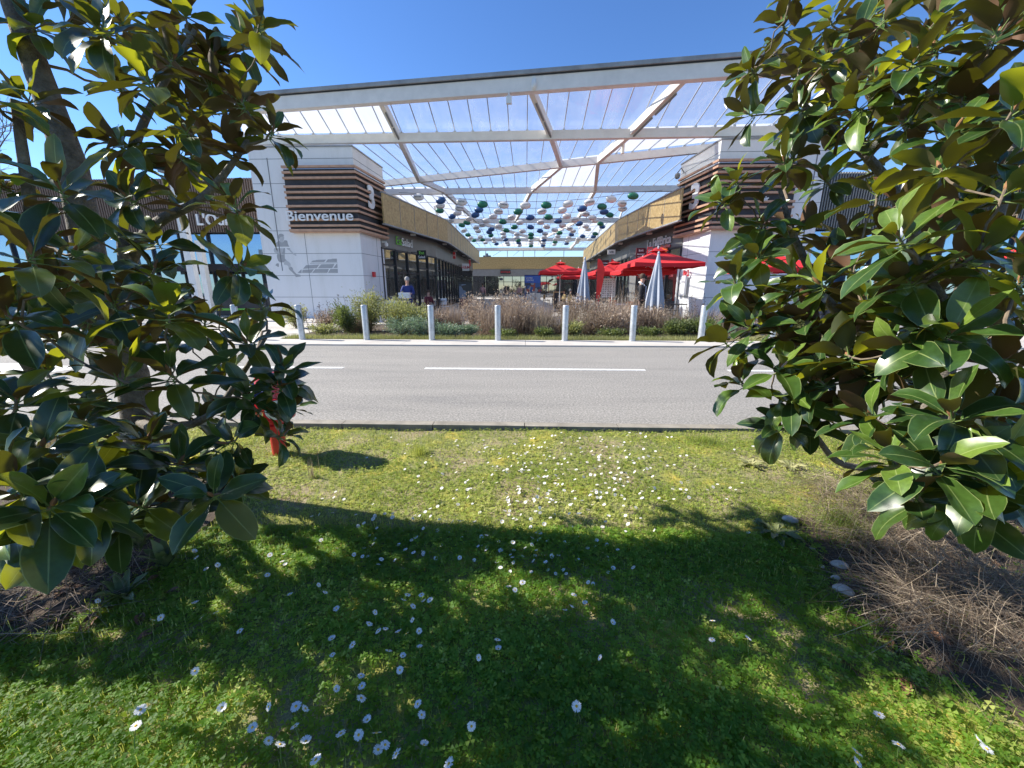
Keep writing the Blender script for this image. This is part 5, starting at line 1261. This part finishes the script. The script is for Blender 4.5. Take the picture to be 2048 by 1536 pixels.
def blades(n, region, hlo, hhi, wd, name, mat, lab, cat, dens=None, lean=.5, bed=.04, pts=None, kind='stuff', segs=3, droop=.6, parent=None, zf=None, rmean=.45):
    if pts is None: x, y = scat(n, *region, dens, bed)
    else: x, y = pts
    n = len(x); z = (zf or lawn_z)(x, y); P = np.stack([x, y, z], 1); az = RNG.uniform(0, 6.28, n); ln = np.abs(RNG.normal(0, lean, n))
    D = np.stack([np.cos(az)*ln, np.sin(az)*ln, np.ones(n)], 1); U = np.stack([np.cos(az), np.sin(az), np.zeros(n)-.01], 1)*-1
    L = RNG.uniform(hlo, hhi, n); W = np.full(n, 1.)*wd/L
    V, Fq, r2, lf = leaves_np(P, D, -U, L, W, segs, 1, RNG.uniform(0, droop, n)*2, np.zeros(n), 0, np.clip(RNG.normal(rmean, .28, (n, 2))+((.9*(patch(x, y, 1.1, 4)-.45))[:, None] if kind == 'stuff' else 0), 0, 1), 'blade')
    off = np.array(parent.location) if parent else 0
    o = link(name, npmesh(name, V-off, Fq, mat, r2, None), parent)
    if not parent: tag(o, lab, cat, kind=kind)
    return o
blades(52000, (-6, 6, .4, 2.2), .02, .06, .0028, 'lawn_grass', M['grassblade'], 'thin grass blades growing through the near clover', 'grass')
blades(90000, (-7, 7, 2.1, 3.87), .012, .05, .003, 'lawn_grass', M['grassblade'], 'short yellow-green grass and moss tufts on the sunny lawn near the road', 'grass', dens=lambda x, y: np.clip(.25+patch(x, y, 1.2, 1)*1.1, .15, 1), lean=.9)
blades(9000, (-6, 6, 1.6, 3.86), .03, .10, .002, 'dry_lawn_stalks', M['straw'], 'scattered dry stalks lying in the sunny lawn', 'dry grass', dens=lambda x, y: patch(x, y, .9, 6), lean=2.2)
# grass edge along the far kerb
blades(26000, None, .03, .16, .006, 'verge_grass', M['yleaf'], 'bright low grass at the foot of the bollards behind the far kerb', 'grass',
       pts=(RNG.uniform(-6.95, 9.4, 26000), 10.68+np.abs(RNG.normal(0, .35, 26000))), zf=lambda x, y: np.full_like(x, .02))

# ---- shrubs and dry clumps behind the bollards
def clump(name, label, cat, loc, r, h, n, mat, wd=.006, lean=.55, droop=.8, group=None, leaf=None, nst=0, rmean=.45):
    t = thing(name, label, cat, loc, 0, group)
    a = RNG.uniform(0, 6.28, n); rr = r*np.sqrt(RNG.uniform(0, 1, n))
    x = loc[0]+rr*np.cos(a); y = loc[1]+rr*np.sin(a)*.7
    blades(n, None, h*.45, h*1.15, wd, 'stalks', mat, None, None, pts=(x, y), lean=lean, segs=5, droop=droop, parent=t, zf=lambda x, y: np.full_like(x, loc[2]), rmean=rmean)
    return t
def bush(name, label, cat, loc, r, h, n, mat, ls=.05, group=None, tw='drytwig', base=.05):
    t = thing(name, label, cat, loc, 0, group); m = MB(); rg = random.Random(int(loc[0]*100+n)); ends = []
    for k in range(26):
        a = rg.uniform(0, 6.28); d = Vector((math.cos(a)*rg.uniform(.2, 1)*r, math.sin(a)*rg.uniform(.2, 1)*r*.8, h*rg.uniform(.5, 1.0)))
        p1 = Vector(loc)+d*.5+Vector((rg.gauss(0, .04), rg.gauss(0, .04), .03)); m.tube([Vector(loc)+d*.03, p1, Vector(loc)+d], [.009, .006, .003], 5); ends.append(Vector(loc)+d); ends.append(p1)
    m.build('stems', M[tw], t)
    E_ = np.array([list(e) for e in ends]); idx = RNG.integers(0, len(E_), n); P = E_[idx]+RNG.normal(0, 1, (n, 3))*np.array([r*.20, r*.20, h*.14])
    P[:, 2] = np.maximum(P[:, 2], loc[2]+base); c = np.array(loc)+np.array([0, 0, h*.3]); D = unit(unit(P-c)+RNG.normal(0, .6, (n, 3))+np.array([0, 0, .5])); U = unit(RNG.normal(0, .5, (n, 3))+np.array([0, 0, 1]))
    L = ls*RNG.uniform(.6, 1.3, n)
    V, Fq, r2, lf = leaves_np(P, D, U, L, np.full(n, .38), 2, 2, RNG.uniform(0, .8, n), np.full(n, .3), 0, RNG.uniform(0, 1, (n, 2)), 'oval')
    link('foliage', npmesh('foliage', V-np.array(loc), Fq, mat, r2, None), t); return t
def G(px, Y): return (atY(px, 600, Y).x, Y, .02)
brown = [(965,12.6,.7,.95),(1000,12.0,.75,.9),(1045,12.4,.8,1.0),(1085,12.0,.75,.9),(1010,13.6,.7,1.05),(1070,13.8,.7,1.05),(945,13.8,.6,.9),(1170,12.4,.75,.9),(1215,12.1,.8,.85),(1250,12.8,.7,.95),(1300,12.6,.7,.85),(1345,12.4,.7,.75),(1195,13.6,.7,1.0),(1240,14.0,.7,1.05),(1290,14.0,.6,.95),(1390,13.2,.7,.8),(1140,13.4,.6,.95),(1450,13.0,.8,.8),(1540,13.0,.8,.9),(1620,13.2,.8,.85),(650,12.8,.5,.75),(900,13.2,.5,.8),(870,12.4,.45,.6),(710,12.6,.5,.6)]
for k, (px, Y, r, h) in enumerate(brown):
    px_w = ['between the leftmost bollards', 'behind the blue-grey shrubs', 'left of the middle bollard', 'right of the middle bollard', 'under the left closed parasol', 'under the large red parasol', 'behind the right magnolia edge'][0 if px < 740 else 1 if px < 930 else 2 if px < 1000 else 3 if px < 1130 else 4 if px < 1230 else 5 if px < 1390 else 6]
    dp = 'front' if Y < 12.7 else 'back'
    lbl = '%s dry %s %s, %s from the left' % ('tall brown' if h > .9 else 'low brown', 'grass' if k % 2 else 'scrub', px_w, ORD[sorted([b[0] for b in brown]).index(px)])
    hv = h*(.85, 1.15, 1.0, .95, 1.2)[k % 5]
    if k % 2: clump('dry_grass_clump', lbl, 'dry grass', G(px, Y), r*.9, hv*1.12, 1000, M['brownstraw'] if k % 4 == 1 else M['straw'], .009, 1.0, 1.9, 'dry grass clumps behind the bollards')
    else:
        t_ = bush('dry_shrub', lbl, 'dry plant', G(px, Y), r*.95, hv*.95, int(2400*r/.7), M['brownstraw'], .075, 'dry scrub behind the bollards')
bl = [(690,12.1,.45,.62,'gleaf','mid green leafy shrub behind the second bollard'),(735,12.8,.5,.85,'yleaf','tall yellow-green shrub in front of the tower corner'),(790,12.4,.6,.72,'yleaf','yellow-green flowering shrub in front of the white tubs'),
      (830,12.0,.5,.60,'yleaf','low yellow-green shrub left of the third bollard'),(800,11.4,.42,.42,'bleaf','blue-grey shrub between the second and third bollards'),(838,11.3,.4,.40,'bleaf','blue-grey shrub touching the third bollard on its left'),
      (895,11.3,.5,.42,'bleaf','blue-grey shrub right of the third bollard'),(935,11.4,.4,.36,'bleaf','blue-grey shrub left of the brown grass clump'),(1090,11.3,.38,.28,'gleaf','low green plant left of the fifth bollard base'),
      (1150,11.6,.35,.42,'yleaf','small bright green weed right of the fifth bollard'),(1360,11.6,.5,.5,'gleaf','dark green shrub right of the sixth bollard'),(1410,11.5,.55,.55,'gleaf','dark green shrub behind the bollard at the right magnolia'),
      (1300,11.4,.4,.3,'gleaf','low green ground plant below the closed grey parasol'),(1590,12.2,.7,.8,'yleaf','yellowish shrub seen through the right magnolia'),(585,13.6,.4,.55,'yleaf','small green shrub behind the leftmost clear bollard'),(640,11.4,.4,.25,'yleaf','low bright green plant right of the leftmost clear bollard'),
      (1230,11.4,.5,.26,'gleaf','low green plants left of the sixth bollard'),(1010,11.3,.45,.24,'gleaf','low green plant right of the middle bollard')]
for px, Y, r, h, mt, lb in bl: bush('shrub', lb, 'shrub', G(px, Y), r*(1 if px < 860 else .8), h*(1.25 if px < 860 else .85), int(3000*r/.5*h/.5), M[mt], .055 if mt == 'bleaf' else .07, 'leafy shrubs behind the bollards')
# tall dead stalks
def stalks(label, loc, n, h, spread, seeds=True):
    t = thing('dead_flower_stalks', label, 'dead plant', loc, 0, 'tall dead stalks'); rg = random.Random(int(loc[0]*50)); m = MB(); s = MB()
    for k in range(n):
        b = Vector(loc)+Vector((rg.gauss(0, spread*.4), rg.gauss(0, .15), 0)); d = Vector((rg.gauss(0, .22), rg.gauss(0, .15), 1)); H_ = h*rg.uniform(.6, 1.05); pts = [b+d*H_*u+Vector((.06*math.sin(u*3+k), 0, 0)) for u in (0, .3, .6, 1)]
        m.tube(pts, [.008, .006, .005, .003], 5)
        for j in range(14):
            u = .5+.5*rg.random(); p = b+d*H_*u+Vector((.06*math.sin(u*3+k), 0, 0)); q = Vector((rg.gauss(0, .04), rg.gauss(0, .04), rg.uniform(.0, .05)))
            m.tube([p, p+q], [.003, .002], 4); s.lathe([(.001, -.012), (.012, 0), (.001, .016)], 5, p+q)
    m.build('stems', M['drytwig'], t); s.build('seed_heads', M['brown_hair'], t)
stalks('tall dark dead stalks in front of the painted player mural', G(690, 13.0), 5, 1.45, .35); stalks('leaning dead twigs at the left end of the planting', G(640, 12.4), 8, 1.0, .5)
stalks('dead stalks in front of the white tower corner', G(722, 13.4), 5, 1.25, .4); stalks('pale dead stalks right of the person in blue', G(838, 13.0), 7, 1.15, .3)
stalks('tall feathery dead stalks left of the large red parasol', G(1255, 13.6), 7, 1.7, .45); stalks('dead stalks at the foot of the right tower', G(1395, 13.4), 8, 1.2, .5)
stalks('tall dead stalks between the metal planter and the poster', G(1000, 14.4), 9, 1.35, .5); stalks('dead stalks left of the closed grey parasol', G(1140, 14.2), 8, 1.15, .4)
# hedge and bare trees far left / right
for px, Y, r, h, lb in ((20, 19, 1.6, 1.5, 'dark clipped hedge at the far left behind the road'), (120, 19.5, 1.5, 1.2, 'dark hedge between the left trunk and the white post'), (-120, 17, 1.8, 1.6, 'dark hedge at the very left edge of the photo')):
    bush('hedge', lb, 'hedge', (atY(px, 620, Y).x, Y, .03), r, h, 4200, M['hedge'], .12)
def bare_tree(label, loc, H_, seed):
    t = thing('bare_tree', label, 'tree', loc); rg = random.Random(seed); m = MB(); tk = MB()
    tk.tube([Vector(loc), Vector(loc)+Vector((.1, 0, H_*.35)), Vector(loc)+Vector((0, .1, H_*.5))], [.16, .12, .09], 8); tk.build('trunk', M['bark'], t, True)
    def rec(p, d, L, r, n):
        q = p+d*L*.5+Vector((rg.gauss(0, .05), rg.gauss(0, .05), 0))*L; e = p+d*L; m.tube([p, q, e], [r, r*.8, r*.6], 5)
        if n == 0: return
        for k in range(3):
            nd = (d+Vector((rg.gauss(0, .45), rg.gauss(0, .45), rg.gauss(.1, .25)))).normalized(); rec(e if k else q, nd, L*rg.uniform(.6, .8), r*.6, n-1)
    for k in range(4):
        a = k*1.57+rg.random(); rec(Vector(loc)+Vector((0, .1, H_*.5)), Vector((math.cos(a)*.5, math.sin(a)*.5, 1)).normalized(), H_*.22, .07, 5)
    m.build('crown', M['twig'], t); return t
bare_tree('bare leafless tree in the far left distance behind the magnolia trunk', (-24.5, 17.5, 0), 9, 3)

# ============================================================ DAISIES
def daisy_meshes(v):
    rg = random.Random(v); pm = MB(); n = rg.randint(17, 24); dr = .0040
    V = []; F = []; R0 = .0125
    for k in range(n):
        a = 2*math.pi*k/n+rg.uniform(-.08, .08); el = rg.uniform(.05, .32)+(.5 if v % 5 == 3 else 0); L = R0*rg.uniform(.86, 1.05); w_ = .0018
        ca, sa = math.cos(a), math.sin(a); b = len(V)
        for u, ww in ((0, .6), (.5, 1.0), (.88, .9), (1.0, .35)):
            r_ = dr*.7+L*u; z = .0012+math.sin(el)*L*u-.0018*u*u
            V += [(ca*r_-sa*w_*ww, sa*r_+ca*w_*ww, z), (ca*r_+sa*w_*ww, sa*r_-ca*w_*ww, z)]
        for i in range(3): F.append((b+2*i, b+2*i+1, b+2*i+3, b+2*i+2))
    rr = np.full((len(V), 2), .5)
    pe = npmesh('petals', np.array(V), np.array(F), M['petal'], rr)
    d = MB().lathe([(dr, 0), (dr*.98, .0018), (dr*.7, .0032), (dr*.2, .0038)], 12); de = rawmesh('flower_disc', d.V, d.F, M['disc'], smooth=True)
    return pe, de
DM = [daisy_meshes(k) for k in range(10)]
def joined(v):
    pe, de = DM[v]; V = [tuple(x.co) for x in pe.vertices]; F = [tuple(p.vertices) for p in pe.polygons]; mi = [0]*len(F); b = len(V)
    V += [tuple(x.co) for x in de.vertices]; F += [tuple(i+b for i in p.vertices) for p in de.polygons]; mi += [1]*(len(F)-len(mi))
    s = MB().tube([(0, 0, 0), (.004, .002, -.02), (.002, 0, -.05)], .0011, 4); b = len(V); V += [tuple(x) for x in s.V]; F += [tuple(i+b for i in f) for f in s.F]; mi += [2]*(len(F)-len(mi))
    return V, F, mi
JM = []
for v in range(10):
    V, F, mi = joined(v); me = rawmesh('daisy', V, F, [M['petal'], M['disc'], M['stem']], mi); l = me.uv_layers.new(name='rnd'); JM.append(me)
near = [(682,1468),(632,1520),(898,1528),(848,1490),(793,1508),(770,1490),(756,1500),(943,1452),(735,1440),(717,1470),(753,1467),(560,1490),(537,1482),(612,1483),(590,1453),(505,1455),(610,1418),(592,1413),(444,1415),(538,1413),(281,1420),(272,1452),(390,1342),(672,1378),(722,1352),(722,1397),(724,1372),(800,1340),(806,1312),(777,1302),(836,1408),(843,1430),(705,1290),(664,1278),(665,1310),(750,1225),(738,1248),(757,1262),(797,1265),(771,1258),(825,1240),(838,1262),(813,1268),(839,1295),(826,1213),(815,1190),(807,1200),(843,1190),(848,1203),(860,1200),(958,1315),(1153,1412),(995,1280),(997,1298),(1030,1180),(1017,1173),(1045,1165),(1130,1220),(1143,1215),(1148,1190),(1170,1205),(1425,1242),(1424,1280),(1495,1278),(1758,1430),(1797,1490),(1714,1505),(1715,1525),(1955,1480),(1973,1498),(195,1202),(322,1235),(305,1240),(390,1207),(403,1236),(480,1262),(432,1225),(393,1115),(388,1103),(435,1130),(412,1138),(540,1110),(535,1150),(580,1190),(637,1170),(673,1217),(650,1185),(1200,1315),(1225,1245)]
taken = 0
def gl(px, py, Z=.03): p = atZ(px, py, Z); return p
def daisy_tilt(o): o.rotation_euler = (random.gauss(.12, .38), random.gauss(-.30, .34), random.uniform(0, 6.28))
nt_ = {'n': 0}
for k, (px, py) in enumerate(near):
    h = random.uniform(.062, .095); p = gl(px, py, h-.035); v = k % 10; gz = float(lawn_z(p.x, p.y))
    t = thing('daisy', None, 'daisy', (p.x, p.y, p.z), 0); daisy_tilt(t); s = random.uniform(.92, 1.2)*(1.0 if py > 1380 else .85); t.scale = (s,)*3
    pe = link('petals', DM[v][0], t); de = link('flower_disc', DM[v][1], t)
    bx_, by_ = random.gauss(0, .008), random.gauss(0, .008); iv = t.matrix_basis.inverted(); q0 = iv @ Vector((p.x+bx_, p.y+by_, gz)); q1 = iv @ Vector((p.x+bx_*.7, p.y+by_*.7, (gz+p.z)/2))
    m = MB().tube([q0, q1, Vector((0, 0, 0))], .0012, 5); m.build('stem', M['stem'], t, True, False)
    hz_ = 'left' if px < 500 else 'centre left' if px < 900 else 'centre right' if px < 1300 else 'right'
    vz = 'bottom' if py > 1380 else 'middle' if py > 1240 else 'upper'
    row = sorted([q for q in near if (('left' if q[0] < 500 else 'centre left' if q[0] < 900 else 'centre right' if q[0] < 1300 else 'right') == hz_) and (('bottom' if q[1] > 1380 else 'middle' if q[1] > 1240 else 'upper') == vz)])
    tag(t, 'white daisy, %s from the left in the %s %s lawn' % (ORD[row.index((px, py))], vz, hz_), 'daisy', 'near daisies in the shaded foreground lawn')
# farther daisies: individuals (small single meshes)
def dens_px():
    r = random.random()
    if r < .62: return random.gauss(1130, 150), random.uniform(868, 1010), 'd'
    if r < .80: return random.gauss(850, 170), random.uniform(1000, 1130), 's'
    if r < .90: return random.gauss(1120, 80), random.uniform(1010, 1170), 'c'
    return random.uniform(640, 1500), random.uniform(870, 1080), 'o'
cnt = 0; extra = []
while cnt < 205 or len(extra) < 260:
    px, py, z = dens_px(); p = gl(px, py, .0)
    if not (-6 < p.x < 6 and .4 < p.y < 3.84) or px < 560 or px > 1560: continue
    if inpoly(np.array([p.x]), np.array([p.y]), BEDR)[0] or inpoly(np.array([p.x]), np.array([p.y]), BEDL)[0]: continue
    zz_ = float(lawn_z(p.x, p.y))+random.uniform(.025, .045)
    if cnt >= 205 or (py < 930 and random.random() < .7): extra.append((p.x, p.y, zz_)); continue
    o = link('daisy', JM[cnt % 10]); o.location = (p.x, p.y, zz_); daisy_tilt(o); s = random.uniform(.7, 1.0); o.scale = (s, s, s*.8); cnt += 1
    lab, gr = {'d': ('small white daisy in the dense sunny drift towards the road', 'daisies of the dense sunny drift'), 's': ('small white daisy in the tree shade left of the lawn centre', 'small daisies in the tree shade'),
           'c': ('small white daisy just right of the lawn centre at the shadow edge', 'small daisies at the shadow edge'), 'o': ('single small white daisy scattered outside the dense drift on the sunny lawn', 'scattered daisies on the sunny lawn')}[z]
    tag(o, lab, 'daisy', gr)
VV = []; FF = []; mm2 = []
for k, (x, y, z) in enumerate(extra):
    V, F, mi = joined(k % 10); R_ = Matrix.Rotation(random.gauss(-.28, .25), 3, 'Y') @ Matrix.Rotation(random.gauss(0, .25), 3, 'X') @ Matrix.Rotation(random.uniform(0, 6), 3, 'Z'); s = random.uniform(.6, .9); b = len(VV)
    VV += [R_ @ (Vector(v)*s)+Vector((x, y, z)) for v in V]; FF += [tuple(i+b for i in f) for f in F]; mm2 += mi
me = rawmesh('daisies', VV, FF, [M['petal'], M['disc'], M['stem']], mm2); me.uv_layers.new(name='rnd')
tag(link('daisies', me), 'tiny white daisies filling the far sunny lawn towards the kerb', 'daisies', kind='stuff')

# ============================================================ BEDS: straw, tufts, weeds, stones, dead leaves
def bed_clump(name, label, cat, px, py, r, h, n, mat, wd, lean, droop, rm=.5):
    p = atZ(px, py); loc = (p.x, p.y, float(lawn_z(p.x, p.y))); t = thing(name, label, cat, loc); a = RNG.uniform(0, 6.28, n); rr = r*np.abs(RNG.normal(0, .6, n))
    blades(n, None, h*.4, h*1.2, wd, 'stalks', mat, None, None, pts=(p.x+rr*np.cos(a), p.y+rr*np.sin(a)), lean=lean, segs=6, droop=droop, parent=t, rmean=rm); return t
def tangle(label, c, r, n, mat, Lr=(.18, .5), hz=.22, head=(0, 0), rm=.55):
    loc = np.array([c[0], c[1], float(lawn_z(c[0], c[1]))]); t = thing('dry_grass_clump', label, 'dry grass', tuple(loc), 0, 'tangled dry grass of the beds')
    a = RNG.uniform(0, 6.28, n); rr = r*np.sqrt(RNG.uniform(0, 1, n)); x = c[0]+rr*np.cos(a)*1.3; y = c[1]+rr*np.sin(a)
    q = np.clip(1-rr/r, 0, 1); z = lawn_z(x, y)+RNG.uniform(0, 1, n)**1.5*hz*(.25+q)
    D = np.stack([RNG.normal(head[0], 1, n), RNG.normal(head[1], 1, n), RNG.normal(.15, .45, n)], 1); U = RNG.normal(0, .6, (n, 3))+np.array([0, 0, 1.])
    L = RNG.uniform(*Lr, n); W = RNG.uniform(.0016, .0034, n)/L
    V, Fq, r2, lf = leaves_np(np.stack([x, y, z], 1), D, U, L, W, 8, 1, RNG.normal(.7, .9, n), np.zeros(n), 0, np.clip(RNG.normal(rm, .3, (n, 2)), 0, 1), 'blade')
    V[:, 2] = np.maximum(V[:, 2], lawn_z(V[:, 0], V[:, 1])+.008)
    link('stalks', npmesh('stalks', V-loc, Fq, mat, r2, None), t)
for (px, py), r, n, lb in (((1870, 1130), .26, 1100, 'tangled pale dry grass below the large bright leaves at right'), ((2010, 1230), .28, 1100, 'tangled dry grass at the right photo edge, nearest heap'), ((1760, 1060), .24, 800, 'low sprawling dry grass behind the pebbles on the right'),
      ((1960, 1040), .34, 1100, 'dry grass heap around the foot of the right magnolia trunk'), ((1850, 1240), .20, 500, 'thin dry grass over bare soil nearest the clover at right'), ((1700, 990), .22, 450, 'dry grass patch behind the green tuft at right')):
    p = atZ(px, py); tangle(lb, (p.x, p.y), r, n, M['straw'], head=(-.7, -.2))
for (px, py), r, n, lb in (((30, 1130), .30, 1000, 'dark dry grass heap under the left magnolia at the photo edge'), ((170, 1110), .24, 600, 'dry grass and litter beneath the lowest left leaves'), ((90, 1210), .2, 400, 'sparse dry grass at the front of the left bed')):
    p = atZ(px, py); tangle(lb, (p.x, p.y), r, n//2, M['brownstraw'], head=(.4, -.2), rm=.2)
bed_clump('dry_grass_clump', 'thin upright dry grass left of the hydrant behind the left branches', 'dry grass', 120, 900, .25, .42, 500, M['straw'], .0028, .5, .8)
bed_clump('grass_tuft', 'fine green grass tuft on the lawn beside the straw at right', 'grass tuft', 1680, 1055, .15, .17, 900, M['grassblade'], .0022, 1.0, .9, .35)
bed_clump('grass_tuft', 'small green grass tuft on the sunny lawn at left of centre', 'grass tuft', 840, 905, .09, .09, 400, M['grassblade'], .0026, .8, .7, .3)
bed_clump('grass_tuft', 'small grass tuft with two tall pale stems behind the shadow of the hydrant', 'grass tuft', 625, 945, .05, .17, 30, M['straw'], .003, .15, .2, .8)
bed_clump('grass_tuft', 'green grass tuft near the kerb right of the centre line end', 'grass tuft', 1410, 880, .16, .08, 700, M['grassblade'], .0028, .9, .7, .3)
def weed(px, py, r, n, label, mat='gleaf', up=.35):
    p = atZ(px, py); loc = np.array([p.x, p.y, float(lawn_z(p.x, p.y))+.01]); t = thing('weed_rosette', label, 'weed', tuple(loc)); a = np.arange(n)*2.4+RNG.uniform(-.3, .3, n)
    D = np.stack([np.cos(a), np.sin(a), RNG.uniform(up*.5, up*1.6, n)], 1); U = np.tile([0, 0, 1.], (n, 1))
    V, Fq, r2, lf = leaves_np(np.tile(loc, (n, 1)), D, U, RNG.uniform(.6, 1.1, n)*r, np.full(n, .24), 6, 2, RNG.uniform(.2, .9, n), np.full(n, .4), .5, RNG.uniform(.3, 1, (n, 2)), 'oval')
    link('leaves', npmesh('leaves', V-loc, Fq, M[mat], r2, None), t)
weed(1550, 1065, .16, 22, 'broad leaved weed rosette in front of the pebbles at right'); weed(1500, 932, .12, 18, 'left of two dandelion rosettes near the kerb at right', 'yleaf'); weed(1580, 935, .13, 18, 'right of two dandelion rosettes near the kerb at right', 'yleaf')
weed(330, 1120, .17, 20, 'upright leafy green weed in the left bed', 'gleaf', 2.2); weed(245, 1180, .15, 18, 'feathery low weed in the left bed shade', 'gleaf', 1.0); weed(280, 1090, .15, 16, 'leafy weed under the left magnolia branch', 'gleaf', 1.8)
weed(880, 1000, .05, 14, 'tiny dark weed casting a shadow at the lawn centre')
def stone(px, py, r, label, sq=.6):
    p = atZ(px, py); m = MB(); rg = random.Random(px); N = 14; K = 9; V = []
    for i in range(K):
        th = math.pi*i/(K-1)
        for k in range(N):
            a = 2*math.pi*k/N; f = 1+.12*math.sin(a*2+px)+.08*math.sin(a*3+th*2+py); V.append((r*f*math.sin(th)*math.cos(a)*1.25, r*f*math.sin(th)*math.sin(a), r*sq*math.cos(th)))
    F = [(i*N+k, (i+1)*N+k, (i+1)*N+(k+1) % N, i*N+(k+1) % N) for i in range(K-1) for k in range(N)]
    o = link('pebble', rawmesh('pebble', V, F, M['stone'], smooth=True)); o.location = (p.x, p.y, float(lawn_z(p.x, p.y))+.012+r*.25); tag(o, label, 'stone', 'pebbles at the edge of the right bed')
for a in ((1680, 1127, .032, 'roundest pale pebble on the bare soil of the right bed'), (1688, 1178, .036, 'long flat pebble nearest the clover at right'), (1672, 1152, .018, 'small pebble between the two larger ones'), (1580, 1038, .035, 'pale pebble behind the broad leaved weed'), (1645, 1130, .012, 'tiny dark pebble left of the roundest one'), (1625, 1095, .012, 'tiny pebble at the back of the bare soil')): stone(*a)
def dead_leaves(region, n, label_f):
    for k, (px, py) in enumerate(sorted(region(q) for q in range(n))):
        p = atZ(px, py); 
        if p.z > 0.1: continue
        L = random.uniform(.07, .12); a = random.uniform(0, 6.28)
        V, Fq, r2, lf = leaves_np(np.zeros((1, 3)), np.array([[math.cos(a), math.sin(a), .1]]), np.array([[random.gauss(0, .3), random.gauss(0, .3), 1.]]), np.array([L]), np.array([.42]), 6, 4, np.array([random.uniform(-.9, .9)]), np.array([random.uniform(.2, .8)]), .2)
        o = link('fallen_leaf', npmesh('fallen_leaf', V, Fq, M['deadleaf'], r2, lf)); o.location = (p.x, p.y, float(lawn_z(p.x, p.y))+.012); tag(o, label_f(k), 'fallen leaf', 'fallen brown magnolia leaves')
dead_leaves(lambda k: (random.uniform(1700, 2040), random.uniform(1120, 1400)), 14, lambda k: 'fallen brown leaf in the right bed, %s from the left' % ORD[k])
dead_leaves(lambda k: (random.uniform(5, 330), random.uniform(1060, 1240)), 30, lambda k: 'fallen brown leaf in the shaded left bed, %s from the left' % ORD[k])
# bed litter
blades(9000, (-5, 5, .5, 3.3), .02, .09, .002, 'bed_litter', M['straw'], 'loose straw litter lying on the soil beds', 'litter', dens=lambda x, y: (inpoly(x, y, BEDR) | inpoly(x, y, BEDL))*1.0, lean=3, bed=1.0)
blades(6000, (-5, 5, .5, 2.7), .03, .11, .0032, 'bed_grass', M['grassblade'], 'thin green grass invading the soil beds', 'grass', dens=lambda x, y: (inpoly(x, y, BEDR) | inpoly(x, y, BEDL))*patch(x, y, 2, 3), lean=.7, bed=1.0)
